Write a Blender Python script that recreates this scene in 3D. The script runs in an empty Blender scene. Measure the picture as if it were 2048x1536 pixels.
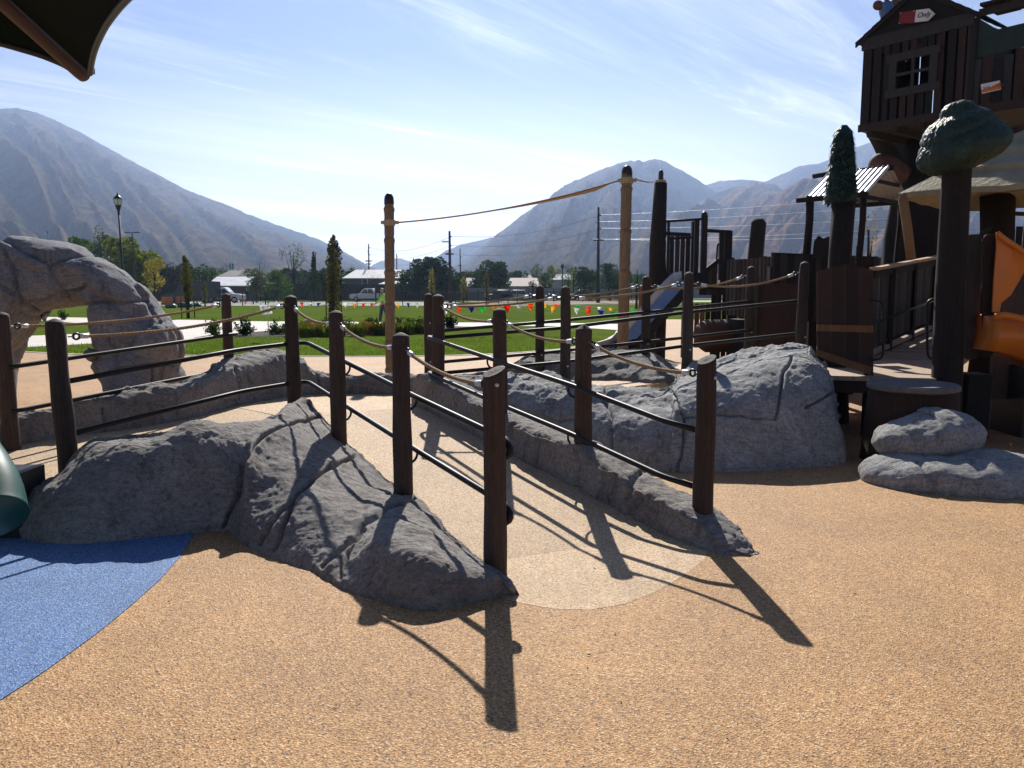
import bpy, math, random
import numpy as np
from mathutils import Vector, Matrix, noise as NZ
random.seed(7)
R = math.radians
S = bpy.context.scene
COL = S.collection
# ---------------------------------------------------------------- camera geometry used for laying out the place
F, CAMH = 1590.0, 1.65
TH = math.atan(188 / F)
CT, ST = math.cos(TH), math.sin(TH)

def ray(px, py):
    u = (px - 1024) / F; v = (768 - py) / F
    q = CT + ST * v
    return u / q, (-ST + CT * v) / q

def G(px, py, z=0.0):
    a, b = ray(px, py); y = (z - CAMH) / b
    return Vector((a * y, y, z))

def D(px, py, y):
    a, b = ray(px, py)
    return Vector((a * y, y, CAMH + b * y))

def proj(P):
    P = np.asarray(P, float).reshape(-1, 3)
    x, y, z = P[:, 0], P[:, 1], P[:, 2] - CAMH
    d = y * CT - z * ST
    u = x / d; v = (y * ST + z * CT) / d
    return np.stack([1024 + F * u, 768 - F * v], 1), d

# ---------------------------------------------------------------- objects
ORG = {}
def tag(o, label=None, cat=None, group=None, kind=None):
    if label: o['label'] = label
    if cat: o['category'] = cat
    if group: o['group'] = group
    if kind: o['kind'] = kind
    return o

def thing(name, label, cat, loc=(0, 0, 0), group=None, kind=None):
    o = bpy.data.objects.new(name, None); COL.objects.link(o)
    o.empty_display_size = 0.1
    o.location = loc; ORG[o.name] = Vector(loc)
    return tag(o, label, cat, group, kind)

def copy_tree(o, parent=None):
    c = o.copy(); COL.objects.link(c)
    if parent is not None: c.parent = parent
    for ch in list(o.children): copy_tree(ch, c)
    return c

class MB:
    def __init__(s): s.v = []; s.f = []
    def add(s, vs, fs):
        b = len(s.v); s.v += [tuple(v) for v in vs]; s.f += [tuple(i + b for i in f) for f in fs]; return s
    def box(s, c, size, rz=0.0, M=None):
        x, y, z = [k / 2 for k in size]
        vs = [Vector((i, j, k)) for k in (-z, z) for j in (-y, y) for i in (-x, x)]
        T = Matrix.Translation(Vector(c)) @ (M if M is not None else Matrix.Rotation(rz, 4, 'Z'))
        return s.add([T @ v for v in vs], [(0, 2, 3, 1), (4, 5, 7, 6), (0, 1, 5, 4), (2, 6, 7, 3), (0, 4, 6, 2), (1, 3, 7, 5)])
    def bar(s, a, b, w, h, up=(0, 0, 1)):
        a, b = Vector(a), Vector(b); d = (b - a)
        if d.length < 1e-6: return s
        z = d.normalized(); x = Vector(up).cross(z)
        if x.length < 1e-3: x = Vector((1, 0, 0)).cross(z)
        x.normalize(); y = z.cross(x)
        M = Matrix((x, y, z)).transposed().to_4x4()
        return s.box((a + b) / 2, (w, h, d.length), M=M)
    def tube(s, path, r, n=10, cap=True, jit=0.0, seed=0):
        path = [Vector(p) for p in path]; m = len(path)
        if not hasattr(r, '__len__'): r = [r] * m
        rings = []
        t0 = (path[1] - path[0]).normalized()
        x = t0.orthogonal().normalized()
        for i, p in enumerate(path):
            t = (path[min(i + 1, m - 1)] - path[max(i - 1, 0)])
            t = t.normalized() if t.length > 1e-9 else t0
            x = (x - t * x.dot(t)); x = x.normalized() if x.length > 1e-6 else t.orthogonal().normalized()
            y = t.cross(x)
            ring = []
            for k in range(n):
                a = 2 * math.pi * k / n
                d = x * math.cos(a) + y * math.sin(a); rr = r[i]
                if jit:
                    q = d * 1.6 + p * 0.9 + Vector((seed, 0, 0)); rr *= 1 + jit * NZ.noise(q)
                ring.append(p + d * rr)
            rings.append(ring)
        vs = [v for ring in rings for v in ring]
        fs = [(i * n + k, i * n + (k + 1) % n, (i + 1) * n + (k + 1) % n, (i + 1) * n + k) for i in range(m - 1) for k in range(n)]
        if cap: fs += [tuple(range(n - 1, -1, -1)), tuple((m - 1) * n + k for k in range(n))]
        return s.add(vs, fs)
    def lathe(s, prof, c, n=16, axis=None):
        c = Vector(c); vs = []; m = len(prof)
        M = axis.to_track_quat('Z', 'Y').to_matrix() if axis is not None else Matrix.Identity(3)
        for (r, z) in prof:
            for k in range(n):
                a = 2 * math.pi * k / n
                vs.append(c + M @ Vector((r * math.cos(a), r * math.sin(a), z)))
        fs = [(i * n + k, i * n + (k + 1) % n, (i + 1) * n + (k + 1) % n, (i + 1) * n + k) for i in range(m - 1) for k in range(n)]
        fs += [tuple(range(n - 1, -1, -1)), tuple((m - 1) * n + k for k in range(n))]
        return s.add(vs, fs)
    def prism(s, pts, off):
        pts = [Vector(p) for p in pts]; off = Vector(off); n = len(pts)
        vs = pts + [p + off for p in pts]
        fs = [tuple(range(n)), tuple(range(2 * n - 1, n - 1, -1))] + [(k, k + n, (k + 1) % n + n, (k + 1) % n) for k in range(n)]
        return s.add(vs, fs)
    def poly(s, pts): return s.add(pts, [tuple(range(len(pts)))])
    def build(s, name, mat, parent=None, smooth=False, label=None, bevel=0.0, origin=None):
        if parent is not None: org = ORG[parent.name].copy()
        elif origin is not None: org = Vector(origin)
        else:
            a = np.array(s.v); org = Vector((a[:, 0].mean(), a[:, 1].mean(), a[:, 2].min()))
        me = bpy.data.meshes.new(name)
        a = np.array(s.v, float) - np.array(org)
        me.from_pydata(a.tolist(), [], s.f); me.validate(); me.update()
        if smooth: me.polygons.foreach_set('use_smooth', [True] * len(me.polygons))
        if mat is not None: me.materials.append(mat)
        o = bpy.data.objects.new(name, me); COL.objects.link(o)
        if parent is not None: o.parent = parent
        else: o.location = org
        ORG[o.name] = org
        if label: o['label'] = label
        if bevel:
            b = o.modifiers.new('bevel', 'BEVEL'); b.width = bevel; b.segments = 2; b.limit_method = 'ANGLE'; b.angle_limit = R(40)
        return o

def sheet(name, pts, z, mat, kind='structure', label=None, cat=None):
    m = MB(); m.poly([(p[0], p[1], z) for p in pts])
    return tag(m.build(name, mat, origin=(pts[0][0], pts[0][1], z)), label, cat, kind=kind)

def cr(P, t):
    """Catmull-Rom through list of Vectors, t in 0..len-1"""
    n = len(P); i = min(int(t), n - 2); f = t - i
    p0 = P[max(i - 1, 0)]; p1 = P[i]; p2 = P[i + 1]; p3 = P[min(i + 2, n - 1)]
    return 0.5 * ((2 * p1) + (p2 - p0) * f + (2 * p0 - 5 * p1 + 4 * p2 - p3) * f * f + (3 * p1 - p0 - 3 * p2 + p3) * f ** 3)

def curve(P, n):
    P = [Vector(p) for p in P]
    return [cr(P, (len(P) - 1) * k / (n - 1)) for k in range(n)]

def sag(a, b, s, n=14):
    a, b = Vector(a), Vector(b)
    return [a.lerp(b, k / (n - 1)) - Vector((0, 0, 4 * s * (k / (n - 1)) * (1 - k / (n - 1)))) for k in range(n)]

# ---------------------------------------------------------------- materials
def N(nt, t, **kw):
    n = nt.nodes.new(t)
    for k, v in kw.items():
        if k.startswith('i_'):
            key = k[2:].replace('_', ' ')
            n.inputs[int(key) if key.isdigit() else key].default_value = v
        else: setattr(n, k, v)
    return n

def newmat(name):
    m = bpy.data.materials.new(name); m.use_nodes = True
    nt = m.node_tree; nt.nodes.clear()
    out = N(nt, 'ShaderNodeOutputMaterial'); b = N(nt, 'ShaderNodeBsdfPrincipled')
    nt.links.new(b.outputs[0], out.inputs[0])
    return m, nt, b

def ramp(nt, fac, stops, interp='LINEAR'):
    r = N(nt, 'ShaderNodeValToRGB'); r.color_ramp.interpolation = interp
    e = r.color_ramp.elements
    while len(e) < len(stops): e.new(0.5)
    for k, (p, c) in enumerate(stops):
        e[k].position = p; e[k].color = (*c, 1)
    nt.links.new(fac, r.inputs[0]); return r.outputs[0]

def coords(nt, scale=(1, 1, 1), rot=(0, 0, 0), kind='Object'):
    tc = N(nt, 'ShaderNodeTexCoord'); mp = N(nt, 'ShaderNodeMapping')
    mp.inputs['Scale'].default_value = scale; mp.inputs['Rotation'].default_value = rot
    nt.links.new(tc.outputs[kind], mp.inputs[0]); return mp.outputs[0]

def noisetex(nt, vec, scale, detail=4, rough=0.55, dist=0.0):
    n = N(nt, 'ShaderNodeTexNoise', i_Scale=scale, i_Detail=detail, i_Roughness=rough, i_Distortion=dist)
    nt.links.new(vec, n.inputs['Vector']); return n.outputs['Fac']

def mix(nt, fac, a, b, typ='MIX'):
    m = N(nt, 'ShaderNodeMix', data_type='RGBA', blend_type=typ)
    for idx, v in ((0, fac), (6, a), (7, b)):
        if hasattr(v, 'is_linked') or hasattr(v, 'links'): nt.links.new(v, m.inputs[idx])
        else: m.inputs[idx].default_value = v if idx == 0 else (*v, 1)
    return m.outputs[2]

def bump(nt, b, h, strength=0.3, dist=0.01):
    n = N(nt, 'ShaderNodeBump', i_Strength=strength, i_Distance=dist)
    nt.links.new(h, n.inputs['Height']); nt.links.new(n.outputs[0], b.inputs['Normal'])

def simple(name, c, rough=0.6, var=0.25, scale=6.0, bmp=0.0, bscale=60, metal=0.0, spec=0.5, stretch=(1, 1, 1), kind='Object', bdist=0.01):
    m, nt, b = newmat(name)
    v = coords(nt, stretch, kind=kind)
    n = noisetex(nt, v, scale, 5, 0.6)
    lo = tuple(k * (1 - var) for k in c); hi = tuple(min(1, k * (1 + var)) for k in c)
    nt.links.new(ramp(nt, n, [(0.3, lo), (0.7, hi)]), b.inputs['Base Color'])
    b.inputs['Roughness'].default_value = rough; b.inputs['Metallic'].default_value = metal
    b.inputs['Specular IOR Level'].default_value = spec
    if bmp: bump(nt, b, noisetex(nt, v, bscale, 4, 0.6), bmp, bdist)
    return m

def granules(name, stops, big=(0.85, 1.12), bumpk=0.5, s1=115, s2=240, rough=0.75):
    m, nt, b = newmat(name)
    v = coords(nt)
    cols = []
    for sc in (s1, s2):
        vo = N(nt, 'ShaderNodeTexVoronoi', i_Scale=sc); nt.links.new(v, vo.inputs['Vector'])
        sp = N(nt, 'ShaderNodeSeparateColor'); nt.links.new(vo.outputs['Color'], sp.inputs[0])
        cols.append((ramp(nt, sp.outputs[0], stops, 'CONSTANT'), vo.outputs['Distance']))
    c = mix(nt, 0.45, cols[0][0], cols[1][0])
    g = noisetex(nt, v, 1.3, 5, 0.6)
    gr = ramp(nt, g, [(0.3, (big[0],) * 3), (0.7, (big[1],) * 3)])
    c = mix(nt, 1.0, c, gr, 'MULTIPLY')
    st = noisetex(nt, coords(nt, (3, .6, 1)), 5, 4, 0.7)
    c = mix(nt, 1.0, c, ramp(nt, st, [(0.35, (.93, .92, .9)), (0.7, (1.04, 1.04, 1.04))]), 'MULTIPLY')
    sn = noisetex(nt, coords(nt, (1, 1, 1), (0, 0, .7)), .55, 7, .72, .6)
    c = mix(nt, 1.0, c, ramp(nt, sn, [(.30, (.80, .77, .74)), (.43, (1, 1, 1)), (.60, (1, 1, 1)), (.74, (1.08, 1.07, 1.06))]), 'MULTIPLY')
    dn = noisetex(nt, coords(nt, (1, 1, 1), (0, 0, 2.1)), 3.3, 6, .75)
    c = mix(nt, 1.0, c, ramp(nt, dn, [(.27, (.72, .68, .62)), (.36, (1, 1, 1))]), 'MULTIPLY')
    nt.links.new(c, b.inputs['Base Color'])
    b.inputs['Roughness'].default_value = rough; b.inputs['Specular IOR Level'].default_value = 0.4
    bump(nt, b, cols[0][1], bumpk, 0.006)
    return m

MAT = {}
MAT['rubber'] = granules('rubber_tan', [(0, (.085, .045, .026)), (.17, (.34, .165, .062)), (.42, (.49, .262, .098)), (.70, (.60, .345, .14)), (.91, (.80, .57, .33))], s1=120, s2=240, big=(.84, 1.1), bumpk=.6)
MAT['ramp'] = granules('rubber_pale', [(0, (.12, .07, .04)), (.12, (.42, .25, .125)), (.36, (.58, .37, .19)), (.62, (.70, .50, .30)), (.85, (.85, .72, .54))], s1=140, s2=260, big=(.86, 1.1), bumpk=.55)
MAT['blue'] = granules('rubber_blue', [(0, (.02, .035, .09)), (.15, (.05, .13, .34)), (.45, (.09, .21, .46)), (.80, (.30, .42, .64))], s1=140, s2=260)

def rockmat(name='rock', bk=.85, base=(.255, .24, .222), tint=(.20, .165, .13)):
    m, nt, b = newmat(name)
    v = coords(nt)
    n1 = noisetex(nt, v, 2.2, 6, 0.65); n2 = noisetex(nt, v, 38, 5, 0.7); n3 = noisetex(nt, v, 140, 3, 0.7)
    c = ramp(nt, n1, [(.3, tuple(k * .72 for k in base)), (.52, base), (.72, tuple(k * 1.25 for k in base))])
    c = mix(nt, ramp(nt, noisetex(nt, coords(nt, (1, 1, 1), (0, 0, 1)), 1.1, 5, .7), [(.5, (0, 0, 0)), (.75, (.7,) * 3)]), c, tint)
    c = mix(nt, 1.0, c, ramp(nt, n2, [(.3, (.62,) * 3), (.5, (1,) * 3), (.75, (1.3,) * 3)]), 'MULTIPLY')
    c = mix(nt, 1.0, c, ramp(nt, n3, [(.32, (.55,) * 3), (.5, (1,) * 3), (.72, (1.25,) * 3)]), 'MULTIPLY')
    ws = noisetex(nt, coords(nt, (5, 5, .7)), 1.5, 6, .7, .5)
    c = mix(nt, 1.0, c, ramp(nt, ws, [(.33, (.60, .58, .56)), (.47, (1, 1, 1)), (.62, (1, 1, 1)), (.72, (1.22, 1.2, 1.17))]), 'MULTIPLY')
    nt.links.new(c, b.inputs['Base Color']); b.inputs['Roughness'].default_value = .85
    b.inputs['Specular IOR Level'].default_value = .3
    st = noisetex(nt, coords(nt, (1.1, 6, 4), (0.25, 0.2, -.8)), 7, 7, .72, .4)
    c2 = mix(nt, 1.0, c, ramp(nt, st, [(.34, (.66, .64, .62)), (.5, (1, 1, 1)), (.68, (1.18, 1.16, 1.12))]), 'MULTIPLY'); nt.links.new(c2, b.inputs['Base Color'])
    a = N(nt, 'ShaderNodeMath', operation='MULTIPLY_ADD'); nt.links.new(n3, a.inputs[0]); a.inputs[1].default_value = .35; nt.links.new(st, a.inputs[2])
    bump(nt, b, a.outputs[0], bk, .04)
    return m
MAT['rock'] = rockmat()
MAT['rockpale'] = rockmat('rock_pale', .5, (.36, .355, .35), (.30, .26, .22))

def woodmat(name, c, var=.35, rough=.75, bs=.5, scale=9, axis=(14, 14, .9)):
    m, nt, b = newmat(name)
    v = coords(nt, axis)
    n = noisetex(nt, v, scale * .35, 6, .7, .4); n2 = noisetex(nt, v, scale * 1.6, 4, .7)
    lo = tuple(k * (1 - var) for k in c); hi = tuple(min(1, k * (1 + var * 1.3)) for k in c)
    cc = ramp(nt, n, [(.3, lo), (.5, c), (.72, hi)])
    cc = mix(nt, 1.0, cc, ramp(nt, n2, [(.35, (.6,) * 3), (.55, (1,) * 3), (.75, (1.2,) * 3)]), 'MULTIPLY')
    oi = N(nt, 'ShaderNodeObjectInfo'); cc = mix(nt, 1.0, cc, ramp(nt, oi.outputs['Random'], [(0, (.72, .74, .78)), (.5, (1, 1, 1)), (1, (1.3, 1.2, 1.1))]), 'MULTIPLY')
    nt.links.new(cc, b.inputs['Base Color']); b.inputs['Roughness'].default_value = rough
    b.inputs['Specular IOR Level'].default_value = .35
    bump(nt, b, n2, bs, .008)
    return m
MAT['post'] = woodmat('post_wood', (.066, .044, .035))
MAT['plank'] = woodmat('plank_brown', (.048, .026, .020), .2, bs=.3)
MAT['plankgrey'] = woodmat('plank_grey', (.055, .049, .046), .2, bs=.3)
MAT['plankdark'] = woodmat('plank_dark', (.020, .016, .015), .2, bs=.3)
MAT['planktan'] = woodmat('plank_tan', (.24, .115, .05), .2, bs=.3)
MAT['deck'] = woodmat('deck_boards', (.42, .31, .22), .15, bs=.2, axis=(2, 14, 2))
MAT['bark'] = woodmat('fake_bark', (.024, .018, .016), .4, .85, .9, 12, (7, 7, 1.1))
MAT['bamboo'] = woodmat('bamboo', (.32, .225, .125), .3, .6, .2)
MAT['rail'] = simple('rail_black', (.014, .013, .014), .48, .2, spec=.3)
MAT['rope'] = simple('rope_tan', (.34, .22, .11), .85, .35, 90, .6, 160)
MAT['steel'] = simple('steel', (.55, .55, .56), .3, .12, 8, metal=.9)
MAT['clampwhite'] = simple('clamp_metal', (.72, .72, .75), .4, .1, 10, metal=.3)
MAT['blackrub'] = simple('black_rubber', (.02, .02, .02), .45, .2)
MAT['black'] = simple('black_paint', (.015, .015, .017), .4, .2)
MAT['conc'] = simple('concrete', (.62, .56, .50), .85, .1, 1.4, .15, 50)
MAT['asphalt'] = simple('asphalt', (.42, .40, .37), .9, .12, .4)
MAT['mulch'] = simple('mulch', (.035, .022, .016), .95, .5, 30, .9, 40, bdist=.05)
MAT['orange'] = simple('orange_plastic', (.72, .20, .02), .35, .08, 3, spec=.5)
MAT['green'] = simple('green_plastic', (.012, .075, .055), .42, .12, 3)
def leafskin():
    m, nt, b = newmat('moulded_leaf'); v = coords(nt, (1, 1, .55))
    vo = N(nt, 'ShaderNodeTexVoronoi', i_Scale=55, feature='SMOOTH_F1'); nt.links.new(v, vo.inputs['Vector'])
    n = noisetex(nt, v, 7, 5, .65)
    c = ramp(nt, n, [(.3, (.006, .020, .013)), (.52, (.010, .035, .021)), (.72, (.020, .058, .033))])
    nt.links.new(mix(nt, 1.0, c, ramp(nt, vo.outputs['Distance'], [(.1, (1.4,) * 3), (.6, (.7,) * 3)]), 'MULTIPLY'), b.inputs['Base Color'])
    b.inputs['Roughness'].default_value = .55; bump(nt, b, vo.outputs['Distance'], .9, -.012); return m
MAT['fakeleaf'] = leafskin()
MAT['red'] = simple('sign_red', (.22, .015, .02), .6, .1)
MAT['white'] = simple('sign_white', (.78, .78, .80), .6, .04)
MAT['glassdark'] = simple('dark_glass', (.02, .025, .03), .08, .1, spec=.8)
MAT['rubtyre'] = simple('tyre', (.015, .015, .015), .8, .2)
HAZE = 1.9e-4
# ---------------------------------------------------------------- light, sky, camera
SUN_EL, SUN_AZ = R(36), R(-2.2)
S_DIR = Vector((math.sin(SUN_AZ) * math.cos(SUN_EL), math.cos(SUN_AZ) * math.cos(SUN_EL), math.sin(SUN_EL)))
sd = bpy.data.lights.new('sun', 'SUN'); sd.energy = 5.0; sd.angle = R(.5); sd.color = (1, .955, .88)
so = bpy.data.objects.new('sun', sd); COL.objects.link(so); so.rotation_euler = S_DIR.to_track_quat('Z', 'Y').to_euler()
so.location = (0, 0, 30)
w = bpy.data.worlds.new('World'); S.world = w; w.use_nodes = True
nt = w.node_tree; nt.nodes.clear()
wo = N(nt, 'ShaderNodeOutputWorld'); bg = N(nt, 'ShaderNodeBackground'); bg.inputs[1].default_value = .05
sky = N(nt, 'ShaderNodeTexSky', sky_type='NISHITA', sun_disc=False, sun_elevation=SUN_EL, sun_rotation=SUN_AZ, altitude=1400, air_density=1.0, dust_density=.1, ozone_density=.8)
tc = N(nt, 'ShaderNodeTexCoord'); sep = N(nt, 'ShaderNodeSeparateXYZ'); nt.links.new(tc.outputs['Generated'], sep.inputs[0])
def M2(op, a, b=None, c=None):
    n = N(nt, 'ShaderNodeMath', operation=op)
    for i, q in enumerate((a, b, c)):
        if q is None: continue
        if isinstance(q, (int, float)): n.inputs[i].default_value = q
        else: nt.links.new(q, n.inputs[i])
    return n.outputs[0]
zc = M2('MAXIMUM', sep.outputs[2], .03)
px_ = M2('DIVIDE', sep.outputs[0], zc); py_ = M2('DIVIDE', sep.outputs[1], zc)
dx, dy = .63, .777
al = M2('ADD', M2('MULTIPLY', px_, dx), M2('MULTIPLY', py_, dy))
ac = M2('SUBTRACT', M2('MULTIPLY', px_, dy), M2('MULTIPLY', py_, dx))
def cloud(sa, sc_, scale, det, rough, seed, lo, hi, dist=.6):
    cb = N(nt, 'ShaderNodeCombineXYZ'); nt.links.new(M2('MULTIPLY', al, sa), cb.inputs[0]); nt.links.new(M2('MULTIPLY', ac, sc_), cb.inputs[1]); cb.inputs[2].default_value = seed
    f = noisetex(nt, cb.outputs[0], scale, det, rough, dist)
    mr = N(nt, 'ShaderNodeMapRange', i_1=lo, i_2=hi, interpolation_type='SMOOTHSTEP'); nt.links.new(f, mr.inputs[0]); return mr.outputs[0]
c1 = cloud(.13, .75, 1.0, 7, .6, 3.1, .43, .75, 1.1)
c2 = cloud(.34, 2.3, 1.0, 8, .66, 9.4, .44, .80, 1.2)
c3 = cloud(.10, .35, 1.0, 4, .5, 5.7, .35, .7, .2)
cm = M2('MINIMUM', M2('ADD', M2('MULTIPLY', c1, M2('MULTIPLY_ADD', c2, .75, .35)), M2('MULTIPLY', M2('MULTIPLY', c2, c3), .5)), .95)
fade = N(nt, 'ShaderNodeMapRange', i_1=.0, i_2=.12, i_3=.45, i_4=1.0); nt.links.new(sep.outputs[2], fade.inputs[0])
# the cirrus lies on the sunny side of the sky; the sky overhead and behind is clear
side = N(nt, 'ShaderNodeMapRange', i_1=.55, i_2=.85, interpolation_type='SMOOTHSTEP'); nt.links.new(sep.outputs[1], side.inputs[0])
high = N(nt, 'ShaderNodeMapRange', i_1=.36, i_2=.56, i_3=1.0, i_4=.0); nt.links.new(sep.outputs[2], high.inputs[0])
cm = M2('MULTIPLY', M2('MULTIPLY', cm, fade.outputs[0]), M2('MULTIPLY', side.outputs[0], high.outputs[0]))
# thin veil of high cloud, densest low in the sky under the sun
ctr = N(nt, 'ShaderNodeMapRange', i_1=.80, i_2=1.0, interpolation_type='SMOOTHSTEP'); nt.links.new(M2('DIVIDE', M2('ADD', sep.outputs[1], M2('MULTIPLY', sep.outputs[0], -.06)), M2('SQRT', M2('ADD', M2('MULTIPLY', sep.outputs[0], sep.outputs[0]), M2('MULTIPLY', sep.outputs[1], sep.outputs[1])))), ctr.inputs[0])
low_ = N(nt, 'ShaderNodeMapRange', i_1=.06, i_2=.28, i_3=.97, i_4=.0, interpolation_type='SMOOTHSTEP'); nt.links.new(sep.outputs[2], low_.inputs[0])
veil = M2('MULTIPLY', M2('MULTIPLY', ctr.outputs[0], low_.outputs[0]), M2('MULTIPLY_ADD', c3, .35, .7))
cm = M2('MINIMUM', M2('MAXIMUM', cm, M2('ADD', veil, M2('MULTIPLY', cm, .35))), .97)
cloudcol = N(nt, 'ShaderNodeRGB'); cloudcol.outputs[0].default_value = (17.6, 17.6, 18.6, 1)
skt = mix(nt, 1.0, sky.outputs[0], (.78, .78, .93), 'MULTIPLY'); skm = mix(nt, cm, skt, cloudcol.outputs[0])
nt.links.new(skm, bg.inputs[0]); nt.links.new(bg.outputs[0], wo.inputs[0])
cam = bpy.data.cameras.new('camera'); co = bpy.data.objects.new('camera', cam); COL.objects.link(co)
co.location = (0, 0, CAMH); co.rotation_euler = (R(90) - TH, 0, 0)
cam.sensor_width = 36; cam.lens = 36 * F / 2048; cam.clip_start = .05; cam.clip_end = 20000
S.camera = co
S.view_settings.view_transform = 'Standard'; S.view_settings.look = 'None'; S.view_settings.exposure = .62; S.view_settings.gamma = 1
cy = S.cycles; cy.max_bounces = 6; cy.diffuse_bounces = 3; cy.glossy_bounces = 3; cy.transmission_bounces = 4; cy.transparent_max_bounces = 8; cy.volume_bounces = 0
cy.sample_clamp_indirect = 8
# ---------------------------------------------------------------- mountains, valley floor, haze
def mountmat(name, g, t, s=.004, rock=(.2, .19, .19)):
    m, nt, b = newmat(name)
    v = coords(nt)
    n = noisetex(nt, coords(nt, (1, .35, .8), (0, 0, .5)), s, 8, .62, .3); n2 = noisetex(nt, v, s * 9, 6, .65)
    av = N(nt, 'ShaderNodeAttribute', attribute_name='spur'); mm = N(nt, 'ShaderNodeMath', operation='MULTIPLY_ADD'); nt.links.new(av.outputs['Fac'], mm.inputs[0]); mm.inputs[1].default_value = .55; h_ = N(nt, 'ShaderNodeMath', operation='MULTIPLY'); nt.links.new(n, h_.inputs[0]); h_.inputs[1].default_value = .55; nt.links.new(h_.outputs[0], mm.inputs[2])
    c = ramp(nt, mm.outputs[0], [(.38, g), (.54, tuple(.6 * a + .4 * b_ for a, b_ in zip(g, t))), (.70, t)])
    c = mix(nt, 1.0, c, ramp(nt, n2, [(.35, (.72,) * 3), (.55, (1,) * 3), (.75, (1.15,) * 3)]), 'MULTIPLY')
    n4 = noisetex(nt, coords(nt, (1, 1, 1), (0, 0, .2)), s * 3.2, 7, .66, .5)
    c = mix(nt, 1.0, c, ramp(nt, n4, [(.36, (.55, .58, .6)), (.5, (1, 1, 1)), (.66, (1.25, 1.2, 1.1))]), 'MULTIPLY')
    nt.links.new(c, b.inputs['Base Color']); b.inputs['Roughness'].default_value = 1; b.inputs['Specular IOR Level'].default_value = 0
    bump(nt, b, noisetex(nt, coords(nt, (1, .45, .6), (0, 0, .6)), s * 2.4, 9, .68, .8), 1.0, 60)
    return m
MM1 = mountmat('mountain_scrub', (.022, .042, .024), (.165, .125, .08))
MM2 = mountmat('mountain_tan', (.045, .05, .036), (.27, .165, .105))
def mountain(name, prof, y0, y1, mat, amp=.10, fr=.004, seed=0, pw=1.25, nu=190, nv=90, lean=0, sf=.011):
    prof = sorted(prof)
    xs = np.array([p[0] for p in prof], float); ys = np.array([p[1] for p in prof], float)
    us = np.linspace(xs[0], xs[-1], nu); tops = np.interp(us, xs, ys)
    m = MB(); vs = []; at = []
    for i in range(nu):
        rough = 1.7 * NZ.fractal(Vector((us[i] * .07 + seed, seed, 0)), .8, 2, 6)
        P = D(us[i], tops[i] + rough, y1)
        a = P.x / P.y; zt = max(P.z, 2)
        for j in range(nv + 12):
            t = j / nv
            y = y0 + (y1 - y0) * t
            x = a * y
            z = zt * (t ** pw if t <= 1 else 1 - (t - 1) * 2.2)
            q = Vector((x * fr + y * fr * .55 * (1 if a > 0 else -1) + seed, y * fr * .45, seed))
            rg = NZ.ridged_multi_fractal(q, .85, 2.15, 7, 1.0, 2.2) - 1.0
            tt = min(t, 1); sx_ = us[i] + lean * (1 - tt) + 26 * NZ.noise(Vector((us[i] * .01, tt * 2.2, seed + 4)))
            sp = NZ.ridged_multi_fractal(Vector((sx_ * sf, tt * .55 + seed, seed * .37)), .9, 2.1, 5, 1.0, 2.0) - 1.0
            env = 4 * tt * max(0, 1 - tt) ** .9 * (1 if t < 1 else 0)
            z += zt * amp * (.45 * rg + 1.0 * sp) * env
            at.append(max(0, min(1, .5 + .42 * sp + .15 * rg)))
            vs.append((x, y, z - 3))
    n = nv + 12
    fs = [(i * n + j, (i + 1) * n + j, (i + 1) * n + j + 1, i * n + j + 1) for i in range(nu - 1) for j in range(n - 1)]
    m.add(vs, fs); o = m.build(name, mat, smooth=True, origin=(0, y0, 0)); tag(o, kind='structure')
    ca = o.data.attributes.new('spur', 'FLOAT', 'POINT'); ca.data.foreach_set('value', at); return o
mountain('mountain', [(-420, 300), (-200, 215), (-80, 205), (0, 215), (32, 214), (70, 222), (100, 234), (160, 262), (200, 285), (260, 318), (330, 355), (370, 376), (410, 392), (450, 406), (500, 428), (560, 450), (600, 463), (640, 478), (680, 497), (720, 520), (745, 533), (775, 549), (820, 570)], 620, 2600, MM1, .09, .0028, 3, nu=330, nv=170, lean=-330)
mountain('mountain', [(700, 560), (740, 532), (758, 522), (775, 517), (800, 515), (820, 521), (845, 532), (870, 538), (900, 560)], 2600, 3350, MM1, .05, .002, 9, nu=40, nv=24)
mountain('mountain', [(810, 566), (840, 530), (860, 519), (890, 501), (920, 488), (950, 481), (1000, 470), (1060, 462), (1120, 480)], 2450, 3100, MM1, .06, .002, 12, nu=70, nv=36)
mountain('mountain', [(830, 572), (850, 556), (880, 541), (930, 518), (965, 490), (1000, 462), (1050, 425), (1075, 408), (1100, 393), (1150, 364), (1180, 349), (1210, 335), (1245, 322), (1262, 319), (1285, 322), (1308, 315), (1330, 321), (1350, 332), (1375, 345), (1400, 360), (1425, 378), (1480, 420), (1560, 470)], 700, 2450, MM1, .15, .0032, 21, nu=280, nv=150, lean=330)
mountain('mountain', [(1340, 420), (1400, 372), (1440, 360), (1490, 357), (1530, 362), (1600, 330), (1640, 325), (1700, 296), (1745, 282), (1800, 275), (1900, 262), (2000, 262), (2150, 270), (2350, 330)], 2000, 2900, MM1, .11, .0028, 33, nu=160, nv=70, lean=200)
mountain('mountain', [(1230, 560), (1290, 500), (1330, 462), (1370, 420), (1420, 390), (1460, 374), (1510, 362), (1550, 366), (1600, 400), (1680, 450)], 700, 2150, MM2, .14, .0035, 45, nu=200, nv=100, lean=260)
mountain('mountain', [(1180, 575), (1300, 520), (1400, 478), (1460, 440), (1520, 405), (1560, 380), (1600, 358), (1620, 353), (1660, 366), (1700, 378), (1760, 372), (1830, 392), (1920, 400), (2060, 430), (2200, 500)], 560, 1700, MM2, .17, .004, 57, nu=240, nv=110, lean=300)
gm, nt_, b_ = newmat('valley_ground'); v_ = coords(nt_)
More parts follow.
